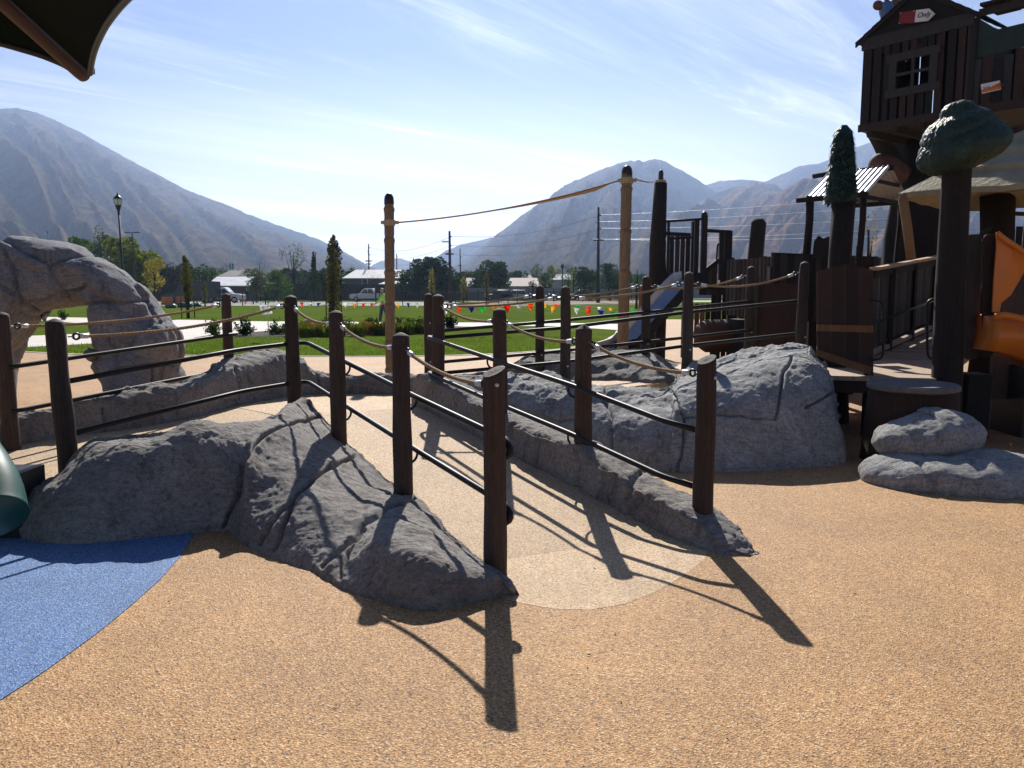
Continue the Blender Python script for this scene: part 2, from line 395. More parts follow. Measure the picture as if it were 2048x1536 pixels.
nt_.links.new(ramp(nt_, noisetex(nt_, v_, .02, 6, .6), [(.35, (.05, .075, .03)), (.55, (.10, .11, .05)), (.7, (.22, .17, .10))]), b_.inputs['Base Color']); b_.inputs['Roughness'].default_value = 1
g_ = MB(); g_.poly([(-3400, -50, -.02), (3400, -50, -.02), (3400, 3560, -.02), (-3400, 3560, -.02)])
tag(g_.build('ground', gm, origin=(0, 0, -.02)), kind='structure')
hz = MB(); hz.box((0, 1760, 319.5), (7000, 3640, 641))
hm = bpy.data.materials.new('haze_air'); hm.use_nodes = True; hn = hm.node_tree; hn.nodes.clear()
ho = N(hn, 'ShaderNodeOutputMaterial'); hv = N(hn, 'ShaderNodeVolumePrincipled')
hv.inputs['Color'].default_value = (.48, .64, 1.0, 1); hv.inputs['Density'].default_value = HAZE; hv.inputs['Anisotropy'].default_value = .5
hn.links.new(hv.outputs[0], ho.inputs['Volume'])
if HAZE > 0: tag(hz.build('haze', hm, origin=(0, 1760, -1)), kind='stuff')
# ---------------------------------------------------------------- ramp lay-out (posts measured on the ground)
L = [Vector(p) for p in ((-.10, 4.50), (-.79, 5.64), (-1.49, 6.74), (-2.16, 7.80), (-3.25, 5.72))]
RR = [Vector(p) for p in ((1.286, 5.22), (.566, 6.29), (-.113, 7.40), (-.80, 8.60))]
BL = [Vector(p) for p in ((-4.43, 6.92), (-3.28, 9.18), (-1.03, 9.86))]
FR = [Vector(p) for p in ((.60, 8.90), (2.03, 9.20), (3.46, 9.50))]
BR = [Vector(p) for p in ((.36, 10.25), (1.77, 10.54), (3.23, 10.85))]
ZL = [.01, .14, .27, .39, .235]; ZR = [.0, .145, .265, .385]; ZBL = [.235, .39, .385]; ZFR = [.47, .633, .76]; ZBR = [.485, .61, .745]
def v3(p, z): return Vector((p.x, p.y, z))
def slab(name, pts, mat):
    m = MB(); n = len(pts)
    top = [Vector(p) for p in pts]; bot = [Vector((p[0], p[1], -.02)) for p in pts]
    m.add(top + bot, [tuple(range(n))] + [(k, k + n, (k + 1) % n + n, (k + 1) % n) for k in range(n)])
    return tag(m.build(name, mat, origin=(pts[0][0], pts[0][1], 0)), kind='structure')
def ext(a, b, k): return a + (b - a) * k
nL = Vector((.85, .53))
# front ramp rising away from the camera, landing, left ramp, right ramp
slab('ramp', [(-.28, 4.62, .0008), (1.30, 5.34, .0008), (RR[3].x + .1, RR[3].y + .1, .388), (L[3].x - .05, L[3].y, .388)], MAT['ramp'])
slab('landing', [(L[3].x - .05, L[3].y, .389), (RR[3].x + .1, RR[3].y + .1, .389), (-.55, 9.9, .389), (-3.4, 10.0, .389), (-3.5, 9.0, .389)], MAT['ramp'])
slab('ramp', [(L[3].x, L[3].y, .387), (-3.5, 9.0, .387), (-4.75, 6.75, .225), (-5.9, 4.7, .02), (-4.35, 3.9, .02), (-3.15, 5.8, .225)], MAT['ramp'])
slab('ramp', [(-.72, 8.55, .387), (FR[0].x, 8.85, .47), (FR[1].x, 9.15, .63), (FR[2].x, 9.45, .75), (3.72, 9.5, .76), (3.9, 10.9, .76), (BR[2].x, 10.95, .745), (BR[1].x, 10.65, .61), (BR[0].x, 10.35, .485), (-1.0, 10.0, .387)], MAT['ramp'])
ap = MB()
arc = [G(1000, 1195), G(1050, 1208), G(1110, 1218), G(1180, 1220), G(1250, 1208), G(1310, 1185), G(1370, 1150), G(1410, 1118), G(1420, 1090), G(1300, 1040), G(1180, 1000), G(1050, 1010), G(1000, 1100)]
sheet('ramp_apron', arc, .0012, MAT['ramp'])
# ---------------------------------------------------------------- rocks
MAT['rockwarm'] = rockmat('rock_warm', .75, (.33, .305, .285), (.24, .20, .16))
MAT['rockcool'] = rockmat('rock_cool', .7, (.27, .275, .295), (.19, .185, .19))
def rock(name, label, stations, nu, nv, mat, amp=.05, fr=1.3, rid=.03, cracks=(), seed=0, cat='rock', strata=0.0, cw=.016, cd=.05, group='moulded grey rocks along the ramps', topw=None):
    k = len(stations[0]); P = np.zeros((nu, nv, 3))
    Sx = [[Vector(p) for p in st] for st in stations]
    for i in range(nu):
        t = (len(Sx) - 1) * i / (nu - 1)
        sec = [cr([st[j] for st in Sx], t) for j in range(k)]
        for j in range(nv):
            P[i, j] = cr(sec, (k - 1) * j / (nv - 1))
    return rockgrid(name, label, P, mat, amp, fr, rid, cracks, seed, cat, strata, cw, cd, group, False, topw)

def rockgrid(name, label, P, mat, amp, fr, rid, cracks, seed, cat, strata, cw, cd, group, wrap=False, topw=None, block=0):
    nu, nv = P.shape[:2]
    du = np.gradient(P, axis=0)
    dv = (np.roll(P, -1, 1) - np.roll(P, 1, 1)) if wrap else np.gradient(P, axis=1)
    nr = np.cross(dv, du); ln = np.linalg.norm(nr, axis=2, keepdims=True); nr = nr / np.maximum(ln, 1e-9)
    # make normals point outward/up
    if not wrap and nr[..., 2].mean() < 0: nr = -nr
    if wrap and (nr * (P - P.mean(axis=1, keepdims=True))).sum() < 0: nr = -nr
    flat = P.reshape(-1, 3); disp = np.zeros(len(flat)); off = Vector((seed * 3.7, seed * 1.3, seed * .7))
    for q in range(len(flat)):
        p = Vector(flat[q]) + off
        d = amp * NZ.fractal(p * fr, .9, 2.0, 4)
        jv = (q % nv) / nv; wv = 1.0 if wrap or topw is None else .22 + .78 * min(1, max(0, (jv - topw) / .14))
        d += wv * rid * (NZ.ridged_multi_fractal(p * fr * 2.6, .9, 2.2, 5, 1.0, 2.0) - 1.1) * .6
        d += .007 * NZ.fractal(p * 16, .8, 2.1, 3)
        if strata:
            d += 0 if wv > .5 else 0
            h = p.z * 9 + .9 * NZ.noise(p * 1.7) + p.x * .9
            d += wv * strata * ((h % 1.0) ** 2 - .4) * (0.6 + .8 * NZ.noise(p * 2.3 + Vector((9, 2, 1))))
        if block:
            ds, ps = NZ.voronoi(p * block + Vector((0, 0, .4 * NZ.noise(p * 1.3))))
            e = ds[1] - ds[0]; d += .09 * min(1, e * 3.2) - .06 + .10 * (NZ.noise(Vector(ps[0]) * 7.3))
        disp[q] = d
    if cracks:
        px, dep = proj(flat)
        best = np.full(len(flat), 1e9)
        for pl in cracks:
            # wobble the drawn line
            pts = []
            for a, b in zip(pl[:-1], pl[1:]):
                n = max(2, int(math.hypot(b[0] - a[0], b[1] - a[1]) / 9))
                for s_ in range(n):
                    f = s_ / n; x = a[0] + (b[0] - a[0]) * f; y = a[1] + (b[1] - a[1]) * f
                    pts.append((x + 3.5 * NZ.noise(Vector((x * .05, y * .05, seed + 1))), y + 3.5 * NZ.noise(Vector((x * .05, y * .05, seed + 7)))))
            pts.append(pl[-1])
            for a, b in zip(pts[:-1], pts[1:]):
                a = np.array(a, float); b = np.array(b, float); ab = b - a
                tt = np.clip(((px - a) @ ab) / max(ab @ ab, 1e-9), 0, 1)
                dd = np.linalg.norm(px - (a + tt[:, None] * ab), axis=1) * dep / F
                best = np.minimum(best, dd)
        front = nr.reshape(-1, 3) @ np.array([0, -1, .4]) > -.1
        disp -= np.where(front, cd * np.exp(-(best / cw) ** 2) - .006 * np.exp(-((best - cw * 3) / (cw * 2)) ** 2), 0)
    Q = flat + nr.reshape(-1, 3) * disp[:, None]
    m = MB(); m.v = [tuple(q) for q in Q]
    if wrap:
        m.f = [(i * nv + j, (i + 1) * nv + j, (i + 1) * nv + (j + 1) % nv, i * nv + (j + 1) % nv) for i in range(nu - 1) for j in range(nv)]
    else:
        m.f = [(i * nv + j, (i + 1) * nv + j, (i + 1) * nv + j + 1, i * nv + j + 1) for i in range(nu - 1) for j in range(nv - 1)]
    o = m.build(name, mat, smooth=True)
    return tag(o, label, cat, group)

def sec(base, crest, back_dir=(0.25, .6), prof=((.12, .45), (.35, .85)), drop=.6):
    """front base, profile points, crest, back down"""
    b, c = Vector(base), Vector(crest)
    pts = [b + Vector((0, .02, -.12)), b]
    for (h, z) in prof:
        pts.append(Vector((b.x + (c.x - b.x) * h, b.y + (c.y - b.y) * h, b.z + (c.z - b.z) * z)))
    pts.append(c)
    bd = Vector((back_dir[0], back_dir[1], 0))
    pts.append(c + bd * .35 + Vector((0, 0, -.05)))
    pts.append(c + bd + Vector((0, 0, -drop)))
    return pts

WALL = ((.10, .42), (.35, .85), (.7, 1.0)); SLOPE = ((.10, .40), (.30, .80), (.62, 1.06))
BULGE = ((.05, .7), (.18, 1.3), (.5, 1.4))
A_ = [((45, 1078), (62, 985, 5.35), WALL), ((100, 1088), (120, 945, 5.55), WALL), ((180, 1086), (176, 886, 5.75), WALL), ((250, 1080), (250, 873, 5.75), WALL),
      ((320, 1073), (320, 868, 5.75), WALL), ((390, 1066), (388, 847, 5.8), WALL), ((445, 1062), (450, 853, 5.95), WALL), ((470, 1066), (520, 845, 6.3), WALL),
      ((480, 1086), (565, 824, 6.9), ((.08, .5), (.25, .9), (.6, 1.02))), ((512, 1100), (603, 800, 7.5), SLOPE), ((560, 1120), (640, 840, 7.1), SLOPE), ((622, 1143), (690, 892, 6.66), SLOPE), ((690, 1176), (752, 950, 6.1), SLOPE),
      ((760, 1203), (815, 992, 5.6), BULGE), ((830, 1220), (872, 1045, 4.95), BULGE), ((900, 1217), (930, 1098, 4.58), BULGE), ((960, 1205), (985, 1142, 4.30), BULGE), ((1006, 1190), (1016, 1174, 4.13), BULGE)]
st = [sec(G(*b), D(*c), (.10, .05) if i < 8 else (.16, .1), p, .5) for i, (b, c, p) in enumerate(A_)]
st = [[p * 1.0 for p in st[0]]] + st
st[0] = [Vector((p.x - .12, p.y + .15, min(p.z, .05) - .05)) for p in st[0]]
st.append([Vector((.03, 4.12 + .02 * k, -.05)) for k in range(len(st[0]))])
rock('ramp_rock', 'large cracked grey rock sloping down to the nearest post beside the blue surface', st, 620, 300, MAT['rockwarm'], .04, 1.2, .02,
     [[(449, 1053), (471, 992), (484, 924), (522, 876), (584, 848), (640, 835)], [(519, 1088), (546, 1040), (587, 999), (631, 954), (659, 934), (707, 917)], [(549, 1098), (570, 1047), (587, 1005)],
      [(645, 1135), (693, 1091), (734, 1050), (789, 1012), (830, 1000)], [(684, 1156), (693, 1108), (730, 1064)]], 1, cw=.010, cd=.06)
d2 = Vector((-.53, .848)); n2 = Vector((.848, .53))
st = []
for (s, h, wl, wr) in ((-.46, .0, .06, .02), (-.36, .06, .17, .08), (-.18, .13, .22, .15), (.05, .19, .22, .22), (.5, .20, .2, .22), (1.0, .26, .19, .22), (1.3, .29, .19, .24), (1.8, .27, .19, .24), (2.3, .26, .19, .26), (2.7, .28, .19, .26), (3.2, .33, .19, .26), (3.7, .36, .19, .26), (4.1, .36, .19, .24), (4.3, .30, .17, .2), (4.4, .1, .1, .1)):
    p = RR[0] + d2 * s; rz = max(0, min(.385, .12 * s / 1.3))
    A = p - n2 * wl; B = p - n2 * (wl * .72); C = p - n2 * .02; Dd = p + n2 * (wr * .7); E_ = p + n2 * wr
    st.append([v3(A, -.12), v3(A, rz), v3(A.lerp(B, .55), rz + h * .6), v3(B, rz + h * .97), v3(C, rz + h * 1.05), v3(Dd, rz + h * .9), v3(E_, rz + h * .3), v3(E_ + n2 * .04, -.1)])
rock('ramp_rock', 'long low dark rock kerb under the three posts right of the pale ramp', st, 400, 120, MAT['rockwarm'], .022, 1.5, .03,
     [[(1262, 1042), (1255, 1000), (1262, 960), (1290, 940)], [(1150, 985), (1158, 930), (1150, 900)]], 2, strata=.02, cd=.03, topw=.30)
C_ = [((880, 850, 8.72), (884, 775, 8.9)), ((905, 870, 8.55), (905, 757, 9.0)), ((960, 880, 8.3), (960, 753, 9.0)), ((1040, 890, 8.05), (1045, 748, 8.95)), ((1100, 905, 7.85), (1105, 748, 8.85)),
      ((1160, 915, 7.65), (1150, 762, 8.75)), ((1210, 925, 7.45), (1205, 772, 8.6)), ((1270, 938, 7.25), (1265, 776, 8.5)), ((1330, 945, 7.1), (1330, 780, 8.45)), ((1370, 945, 7.1), (1385, 770, 8.5))]
st = [sec((D(*b).x, D(*b).y, 0), D(*c), (-.05, .5), ((.08, .35), (.25, .72), (.6, .93)) if i > 4 else ((.06, .3), (.2, .68), (.55, .92)), .3) for i, (b, c) in enumerate(C_)]
rock('ramp_rock', 'layered grey rock ledge with sunlit top behind the second row of posts', st, 300, 130, MAT['rockpale'], .035, 1.5, .05,
     [[(1226, 895), (1220, 824), (1208, 795), (1215, 770)], [(985, 772), (1030, 815), (1090, 840), (1150, 838)], [(905, 775), (960, 800), (1010, 800)]], 3, strata=.05, cd=.04, topw=.42)
D_ = [((1338, 946, 7.12), (1340, 800, 8.2)), ((1352, 946, 7.1), (1352, 752, 8.5)), ((1375, 946, 7.08), (1380, 730, 8.85)), ((1430, 946, 7.08), (1435, 716, 9.0)), ((1500, 944, 7.12), (1500, 702, 9.1)), ((1560, 940, 7.2), (1560, 692, 9.15)),
      ((1610, 937, 7.28), (1605, 691, 9.15)), ((1645, 934, 7.34), (1636, 712, 8.95)), ((1668, 932, 7.38), (1657, 750, 8.65)), ((1682, 930, 7.42), (1672, 805, 8.25)), ((1690, 929, 7.44), (1684, 870, 7.9)), ((1693, 929, 7.46), (1693, 926, 7.5))]
st = [sec((D(*b).x, D(*b).y, 0), D(*c), (.02, .35), ((.06, .30), (.2, .66), (.42, .87), (.66, .94)), .45) for b, c in D_]
rock('ramp_rock', 'tall grey boulder wall with crack lines under the upper ramp railing', st, 400, 290, MAT['rockpale'], .04, 1.0, .075,
     [[(1355, 944), (1367, 883), (1368, 836), (1346, 786)], [(1368, 836), (1428, 827), (1510, 836), (1551, 838), (1560, 783), (1569, 748), (1583, 719)], [(1613, 812), (1671, 783)]], 4, strata=.035, cw=.010, cd=.055, topw=.56)
E_ = [((-60, 935, .15), (-60, 860, 7.0)), ((20, 905, .2), (20, 840, 7.2)), ((130, 882, .24), (140, 808, 7.45)), ((250, 862, .29), (260, 783, 7.85)), ((390, 836, .345), (385, 757, 8.35)), ((450, 822, .36), (440, 726, 8.9)), ((520, 806, .375), (500, 709, 9.4)),
      ((570, 797, .38), (555, 705, 9.65)), ((610, 791, .385), (598, 714, 9.75)), ((640, 790, .385), (632, 745, 9.75)), ((700, 789, .385), (700, 754, 9.75)), ((780, 789, .385), (780, 756, 9.75)), ((860, 789, .385), (862, 756, 9.8)), ((895, 789, .385), (900, 758, 9.85))]
st = [sec(G(*b), D(*c), (-.12, .3), ((.15, .4), (.4, .85)), .65) for b, c in E_]
rock('ramp_rock', 'long grey rock wall behind the left ramp with a rounded hump by its far post', st, 420, 100, MAT['rockwarm'], .03, 1.5, .045,
     [[(580, 705), (592, 735), (596, 790)], [(470, 735), (480, 770), (478, 800)], [(205, 815), (212, 850), (208, 880)], [(635, 750), (637, 785)]], 5, strata=.03, cw=.011, cd=.04, topw=.45)
F_ = [((880, 772, .40), (884, 757, 10.2)), ((960, 768, .42), (965, 748, 10.3)), ((1005, 765, .45), (1010, 738, 10.4)), ((1050, 763, .48), (1055, 715, 10.55)), ((1110, 762, .5), (1110, 709, 10.65)), ((1180, 761, .54), (1180, 706, 10.75)), ((1240, 760, .57), (1245, 702, 10.8)),
      ((1285, 760, .6), (1290, 706, 10.85)), ((1330, 758, .63), (1335, 724, 10.9)), ((1380, 752, .66), (1385, 733, 11.0)), ((1450, 740, .7), (1450, 728, 11.1))]
st = [sec(G(*b), D(*c), (-.05, .35), ((.15, .4), (.4, .85)), .85) for b, c in F_]
rock('ramp_rock', 'low grey rock kerb behind the far railing of the right ramp', st, 260, 70, MAT['rock'], .04, 1.5, .03, [[(1165, 706), (1170, 755)], [(1300, 712), (1318, 750)]], 6, cd=.03)
# arch: a closed swept body
AR = [((-62, 812), 84), ((-60, 760), 82), ((-48, 700), 80), ((-22, 640), 84), ((2, 590), 92), ((40, 558), 92), ((90, 549), 74), ((140, 551), 63), ((190, 563), 56), ((225, 585), 58), ((244, 616), 62), ((258, 650), 74), ((278, 688), 97), ((282, 725), 90), ((286, 762), 79), ((290, 815), 76)]
Y0 = 12.2
cen = [D(c[0], c[1], Y0) for c, r in AR]; rad = [r * .93 * Y0 / F for c, r in AR]
nu, nv = 330, 150
P = np.zeros((nu, nv, 3)); cv = [cr(cen, (len(cen) - 1) * i / (nu - 1)) for i in range(nu)]; rv = np.interp(np.linspace(0, len(rad) - 1, nu), range(len(rad)), rad)
for i in range(nu):
    t = (cv[min(i + 2, nu - 1)] - cv[max(i - 2, 0)]).normalized(); y = Vector((0, 1, 0)); x = t.cross(y).normalized()
    for j in range(nv):
        a = 2 * math.pi * j / nv
        ca, sa = math.cos(a), math.sin(a)
        ca = math.copysign(abs(ca) ** .85, ca); sa = math.copysign(abs(sa) ** .85, sa)
        P[i, j] = cv[i] + x * ca * rv[i] + y * sa * .62
ao = rockgrid('rock_arch', 'big grey moulded rock arch standing behind the left ramp', P, MAT['rockcool'], .05, .9, .02,
         [[(12, 500), (30, 560), (45, 592), (60, 606), (78, 618)], [(0, 570), (45, 592)], [(50, 600), (140, 592), (165, 568)], [(158, 645), (165, 612), (185, 604), (260, 600), (300, 596)], [(215, 745), (260, 735), (320, 728), (365, 735)], [(310, 730), (300, 785)]], 8, 'rock arch', .0, .022, .07, None, wrap=True, block=.95)
# boulder pair on the right
def blob(name, label, c, r, seed, mat, amp=.10, fr=1.6, n=70, rot=0, cat='boulder', group='two boulders stacked in front of the stump', sq=.9, extra=None, cracks=()):
    P = np.zeros((n, n * 2, 3)); c = Vector(c)
    for i in range(n):
        ph = -math.pi / 2 + math.pi * i / (n - 1)
        for j in range(2 * n):
            a = 2 * math.pi * j / (2 * n)
            ca, sa = math.cos(a), math.sin(a)
            cp, sp = math.cos(ph), math.sin(ph)
            f = lambda q: math.copysign(abs(q) ** sq, q)
            v = Vector((r[0] * f(ca) * cp ** sq, r[1] * f(sa) * cp ** sq, r[2] * f(sp)))
            if extra: v = extra(v)
            v.rotate(Matrix.Rotation(rot, 3, 'Z'))
            P[i, j] = c + v
    return rockgrid(name, label, P, mat, amp, fr, .02, cracks, seed, cat, 0, .015, .035, group, wrap=True)
blob('boulder', 'smooth pale boulder shaped like a loaf lying on top of a flatter one', D(1868, 882, 6.95) + Vector((0, .1, 0)), (.47, .36, .19), 11, MAT['rockpale'], .035, 1.6, extra=lambda v: Vector((v.x, v.y, v.z * (1 + .55 * max(0, .3 - abs(v.x - .12))) + (.04 if v.x > 0 else -.06 * abs(v.x)))))
blob('boulder', 'wide flat pale boulder lying on the ground under the loaf shaped one', D(1905, 950, 6.75) + Vector((.06, 0, -.03)), (.82, .52, .25), 12, MAT['rockpale'], .05, 1.3, rot=R(-6), cracks=[[(1832, 918), (1850, 940), (1885, 985)]])
# ---------------------------------------------------------------- railings of log posts, black rails and sagging ropes
def log_post(parent, p, z0, z1, r, seed, top='round', lean=(0, 0)):
    nr, n = 46, 26; m = MB(); vs = []
    for i in range(nr + 7):
        t = min(1.0, i / nr); k = i - nr
        z = z0 + (z1 - z0) * t
        q = Vector((seed * 5.1, 0, z * 1.5))
        cx = p.x + .012 * NZ.noise(q) + lean[0] * t; cy = p.y + .012 * NZ.noise(q + Vector((7, 0, 0))) + lean[1] * t
        rr = r * (1.06 - .13 * t + .07 * NZ.noise(q * 2.2 + Vector((0, 5, 0))))
        if top == 'round':
            if i > nr - 5: rr *= math.sqrt(max(.02, 1 - ((i - (nr - 5)) / 12.0) ** 2.2))
            if k > 0: z += 0
        for j in range(n):
            a = 2 * math.pi * j / n
            g = 1 + .045 * NZ.noise(Vector((math.cos(a) * 3.4, math.sin(a) * 3.4 + seed, z * .55))) + .025 * NZ.noise(Vector((math.cos(a) * 9, math.sin(a) * 9 + seed, z * 1.2)))
            zz = z
            if k > 0:
                s = k / 7.0; g *= max(.03, 1 - s)
                if top == 'round': zz = z + .028 * (1 - (1 - s) ** 2)
                elif top == 'slant': zz = z + .004 * math.sin(j * 2.4) * s
                elif top == 'point': zz = z + .05 * s
            if top == 'slant' and t > .9: zz += (t - .9) / .1 * (.03 * math.cos(a - .6)) * (1 if k <= 0 else max(0, 1 - k / 7.0))
            vs.append((cx + rr * g * math.cos(a), cy + rr * g * math.sin(a), zz))
    fs = [(i * n + j, i * n + (j + 1) % n, (i + 1) * n + (j + 1) % n, (i + 1) * n + j) for i in range(nr + 6) for j in range(n)]
    fs.append(tuple((nr + 6) * n + j for j in range(n)))
    m.add(vs, fs)
    return m.build('post', MAT['post'], parent, smooth=True)

def bolt(parent, c, d, r=.012):
    m = MB(); m.lathe([(r, 0), (r, .006), (r * .6, .010), (r * .3, .011)], c, 10, axis=Vector(d)); return m.build('bolt', MAT['steel'], parent)

def rope_run(parent, a, b, s, r=.0125):
    """eyebolt + black thimble ring + pale ferrule + rope + ferrule + ring"""
    a, b = Vector(a), Vector(b); pts = sag(a, b, s, 40)
    def at(dist, rev=False):
        P = pts[::-1] if rev else pts; acc = 0
        for p, q in zip(P[:-1], P[1:]):
            l = (q - p).length
            if acc + l >= dist: return p.lerp(q, (dist - acc) / l)
            acc += l
        return P[-1]
    for rev in (False, True):
        e0, e1, e2, e3 = at(.0, rev), at(.045, rev), at(.085, rev), at(.155, rev)
        m = MB(); m.tube([e0, e1], .007, 8); m.build('eyebolt', MAT['steel'], parent)
        d = (e2 - e1).normalized(); u = d.cross(Vector((0, 0, 1))).normalized(); c = at(.062, rev); up = u.cross(d)
        ring = [c + d * (.026 * math.cos(k * math.pi / 8)) + up * (.021 * math.sin(k * math.pi / 8)) for k in range(17)]
        m = MB(); m.tube(ring, .009, 8); m.build('rope_ring', MAT['blackrub'], parent, smooth=True)
        m = MB(); m.tube([e2, e2.lerp(e3, .06), e2.lerp(e3, .94), e3], [.014, .0185, .0185, .014], 12); m.build('clamp', MAT['clampwhite'], parent, smooth=True)
    # twisted rope: two strands round the sagging line
    L_ = (b - a).length; n = max(30, int(L_ / .016)); core = [cr(pts, (len(pts) - 1) * (.14 / L_ + (1 - .28 / L_) * k / (n - 1))) for k in range(n)]
    m = MB()
    for ph in (0, 2.094, 4.189):
        path = []
        for k, p in enumerate(core):
            t = (core[min(k + 1, n - 1)] - core[max(k - 1, 0)]).normalized(); x = t.orthogonal(); x.normalize(); x = Vector((0, 0, 1)); x = (x - t * x.dot(t)).normalized(); y = t.cross(x)
            an = ph + k * .75; path.append(p + (x * math.cos(an) + y * math.sin(an)) * r * .42)
        m.tube(path, r * .72, 6)
    return m.build('rope', MAT['rope'], parent, smooth=True)

def rail(parent, pts, r=.0205):
    m = MB(); m.tube(pts, r, 14); return m.build('rail', MAT['rail'], parent, smooth=True)

def rounded(pts, k=.08, n=5):
    """straight run with rounded corners"""
    pts = [Vector(p) for p in pts]; out = [pts[0]]
    for a, b, c in zip(pts[:-2], pts[1:-1], pts[2:]):
        ka = min(k, (b - a).length * .45); kc = min(k, (c - b).length * .45)
        p, q = b + (a - b).normalized() * ka, b + (c - b).normalized() * kc
        for i in range(n + 1):
            t = i / n; out.append((p * (1 - t) + b * t) * (1 - t) + (b * (1 - t) + q * t) * t)
    out.append(pts[-1]); return out

def bracket(parent, p, side, along, drop=.11):
    """curved J bracket from the post to the rail"""
    pts = [p, p + Vector((0, 0, -.05)), p + side * .03 + Vector((0, 0, -.09)), p + side * .09 + Vector((0, 0, -drop))]
    m = MB(); m.tube(curve(pts, 10), .009, 8); return m.build('bracket', MAT['rail'], parent, smooth=True)

HU, HL, HR = .755, .365, 1.10
RG = 'log and rope railings of the ramps'
# left run
T = thing('ramp_railing', 'rope railing of five log posts on the big cracked rock, left of the pale ramp', 'railing', (*L[0], 0), RG)
for i, (p, z) in enumerate(zip(L, ZL)):
    top = ('slant', 'round', 'round', 'round', 'round')[i]
    zb = (-.06, .05, .15, .3, .2)[i]
    o = log_post(T, p, zb, z + (1.205 if i else 1.2) - .02, .067 if i != 4 else .069, i + 1, top, lean=((-.03, 0) if i == 4 else (0, 0)))
bolt(T.children[0], v3(L[0], 1.12) + Vector((.015, -.063, 0)), (0.15, -1, 0))
off = nL * .105
def on(p, z, h): return v3(p + off, z + h)
for h in (HU, HL):
    a = on(L[0], ZL[0], h + .05); dd = (L[1] - L[0]).normalized()
    q0 = L[0] + nL * .085
    end = [v3(L[0] + nL * .03 - dd * .0, ZL[0] + h - .07), v3(L[0] + nL * .075 - dd * .02, ZL[0] + h - .07), v3(q0 - dd * .035, ZL[0] + h - .03), v3(q0 + dd * .02, ZL[0] + h + .02)]
    corner = v3(L[3] + Vector((.10, .13)), ZL[3] + h - .01)
    o5 = Vector((-.10, .05))
    pts = curve(end, 8) + [on(L[1], ZL[1], h - .01), on(L[2], ZL[2], h)]
    pts += rounded([on(L[2] + (L[3] - L[2]) * .2, ZL[2] + .03, h), corner, v3(L[4] + o5 + (L[3] - L[4]) * .75, ZL[4] + .11 + h), v3(L[4] + Vector((.02, .06)), ZL[4] + h)], .16)[1:]
    rail(T, pts)
for i in (1, 2):
    for h in (HU, HL): bracket(T, on(L[i], ZL[i], h) + v3((L[0] - L[1]).normalized() * .02, 0), v3((-nL), 0), None)
for i in range(4):
    a, b = (L[i], L[i + 1]); u = (b - a).normalized() * .06
    if i < 3: rope_run(T, v3(a + u, ZL[i] + HR), v3(b - u, ZL[i + 1] + HR), .055)
    else: rope_run(T, v3(L[3] + (L[4] - L[3]).normalized() * .06, ZL[3] + HR + .02), v3(L[4] - (L[4] - L[3]).normalized() * .06, ZL[4] + HR - .02), .07)
# right run
T = thing('ramp_railing', 'rope railing of four log posts standing on the low kerb right of the pale ramp', 'railing', (*RR[0], 0), RG)
for i, (p, z) in enumerate(zip(RR, ZR)):
    log_post(T, p, (.02, .3, .4, .5)[i], z + 1.195, .068, i + 11, ('slant', 'point', 'round', 'round')[i])
bolt(T.children[0], v3(RR[0], 1.08) + Vector((.04, -.055, 0)), (.6, -.8, 0))
offR = -n2 * .105
for h in (HU, HL):
    far = RR[3] + d2 * .12
    pts = [v3(far + n2 * .05, ZR[3] + h - .01), v3(far - n2 * .06, ZR[3] + h), v3(RR[3] + offR, ZR[3] + h)]
    pts = rounded(pts + [v3(RR[2] + offR, ZR[2] + h), v3(RR[1] + offR, ZR[1] + h), v3(RR[0] + d2 * .28 + offR, ZR[0] + h + .0), v3(RR[0] + d2 * .02, ZR[0] + h - .045)], .07)
    rail(T, pts)
for i in (1, 2):
    for h in (HU, HL): bracket(T, v3(RR[i] + offR + d2 * .05, ZR[i] + h), v3(n2, 0), None)
for i in range(3):
    u = d2 * .065; rope_run(T, v3(RR[i] + u, ZR[i] + HR), v3(RR[i + 1] - u, ZR[i + 1] + HR), .06)
# back left run
T = thing('ramp_railing', 'rope railing along the grey rock wall behind the left ramp, in front of the arch', 'railing', (*BL[1], 0), RG)
for i, (p, z) in enumerate(zip(BL, ZBL)): log_post(T, p, z + .0, z + 1.2, .066 if i == 0 else .058, i + 21, 'round')
for q in (.86, .70, .38, .20): bolt(T.children[2], v3(BL[2], ZBL[2] + q) + Vector((.02, -.058, 0)), (.2, -1, 0), .011)
dbl = (BL[1] - BL[0]).normalized(); nbl = Vector((dbl.y, -dbl.x))
for h in (HU, HL):
    rail(T, rounded([v3(BL[0] + nbl * .02 - dbl * .02, ZBL[0] + h - .01), v3(BL[0] + nbl * .1 + dbl * .03, ZBL[0] + h), v3(BL[1] + nbl * .1 - dbl * .03, ZBL[1] + h), v3(BL[1] + nbl * .09 + dbl * .05, ZBL[1] + h), v3(BL[1] + nbl * .03 + dbl * .08, ZBL[1] + h - .01)], .04))
rope_run(T, v3(BL[0] + dbl * .07, ZBL[0] + HR), v3(BL[1] - dbl * .065, ZBL[1] + HR), .06)
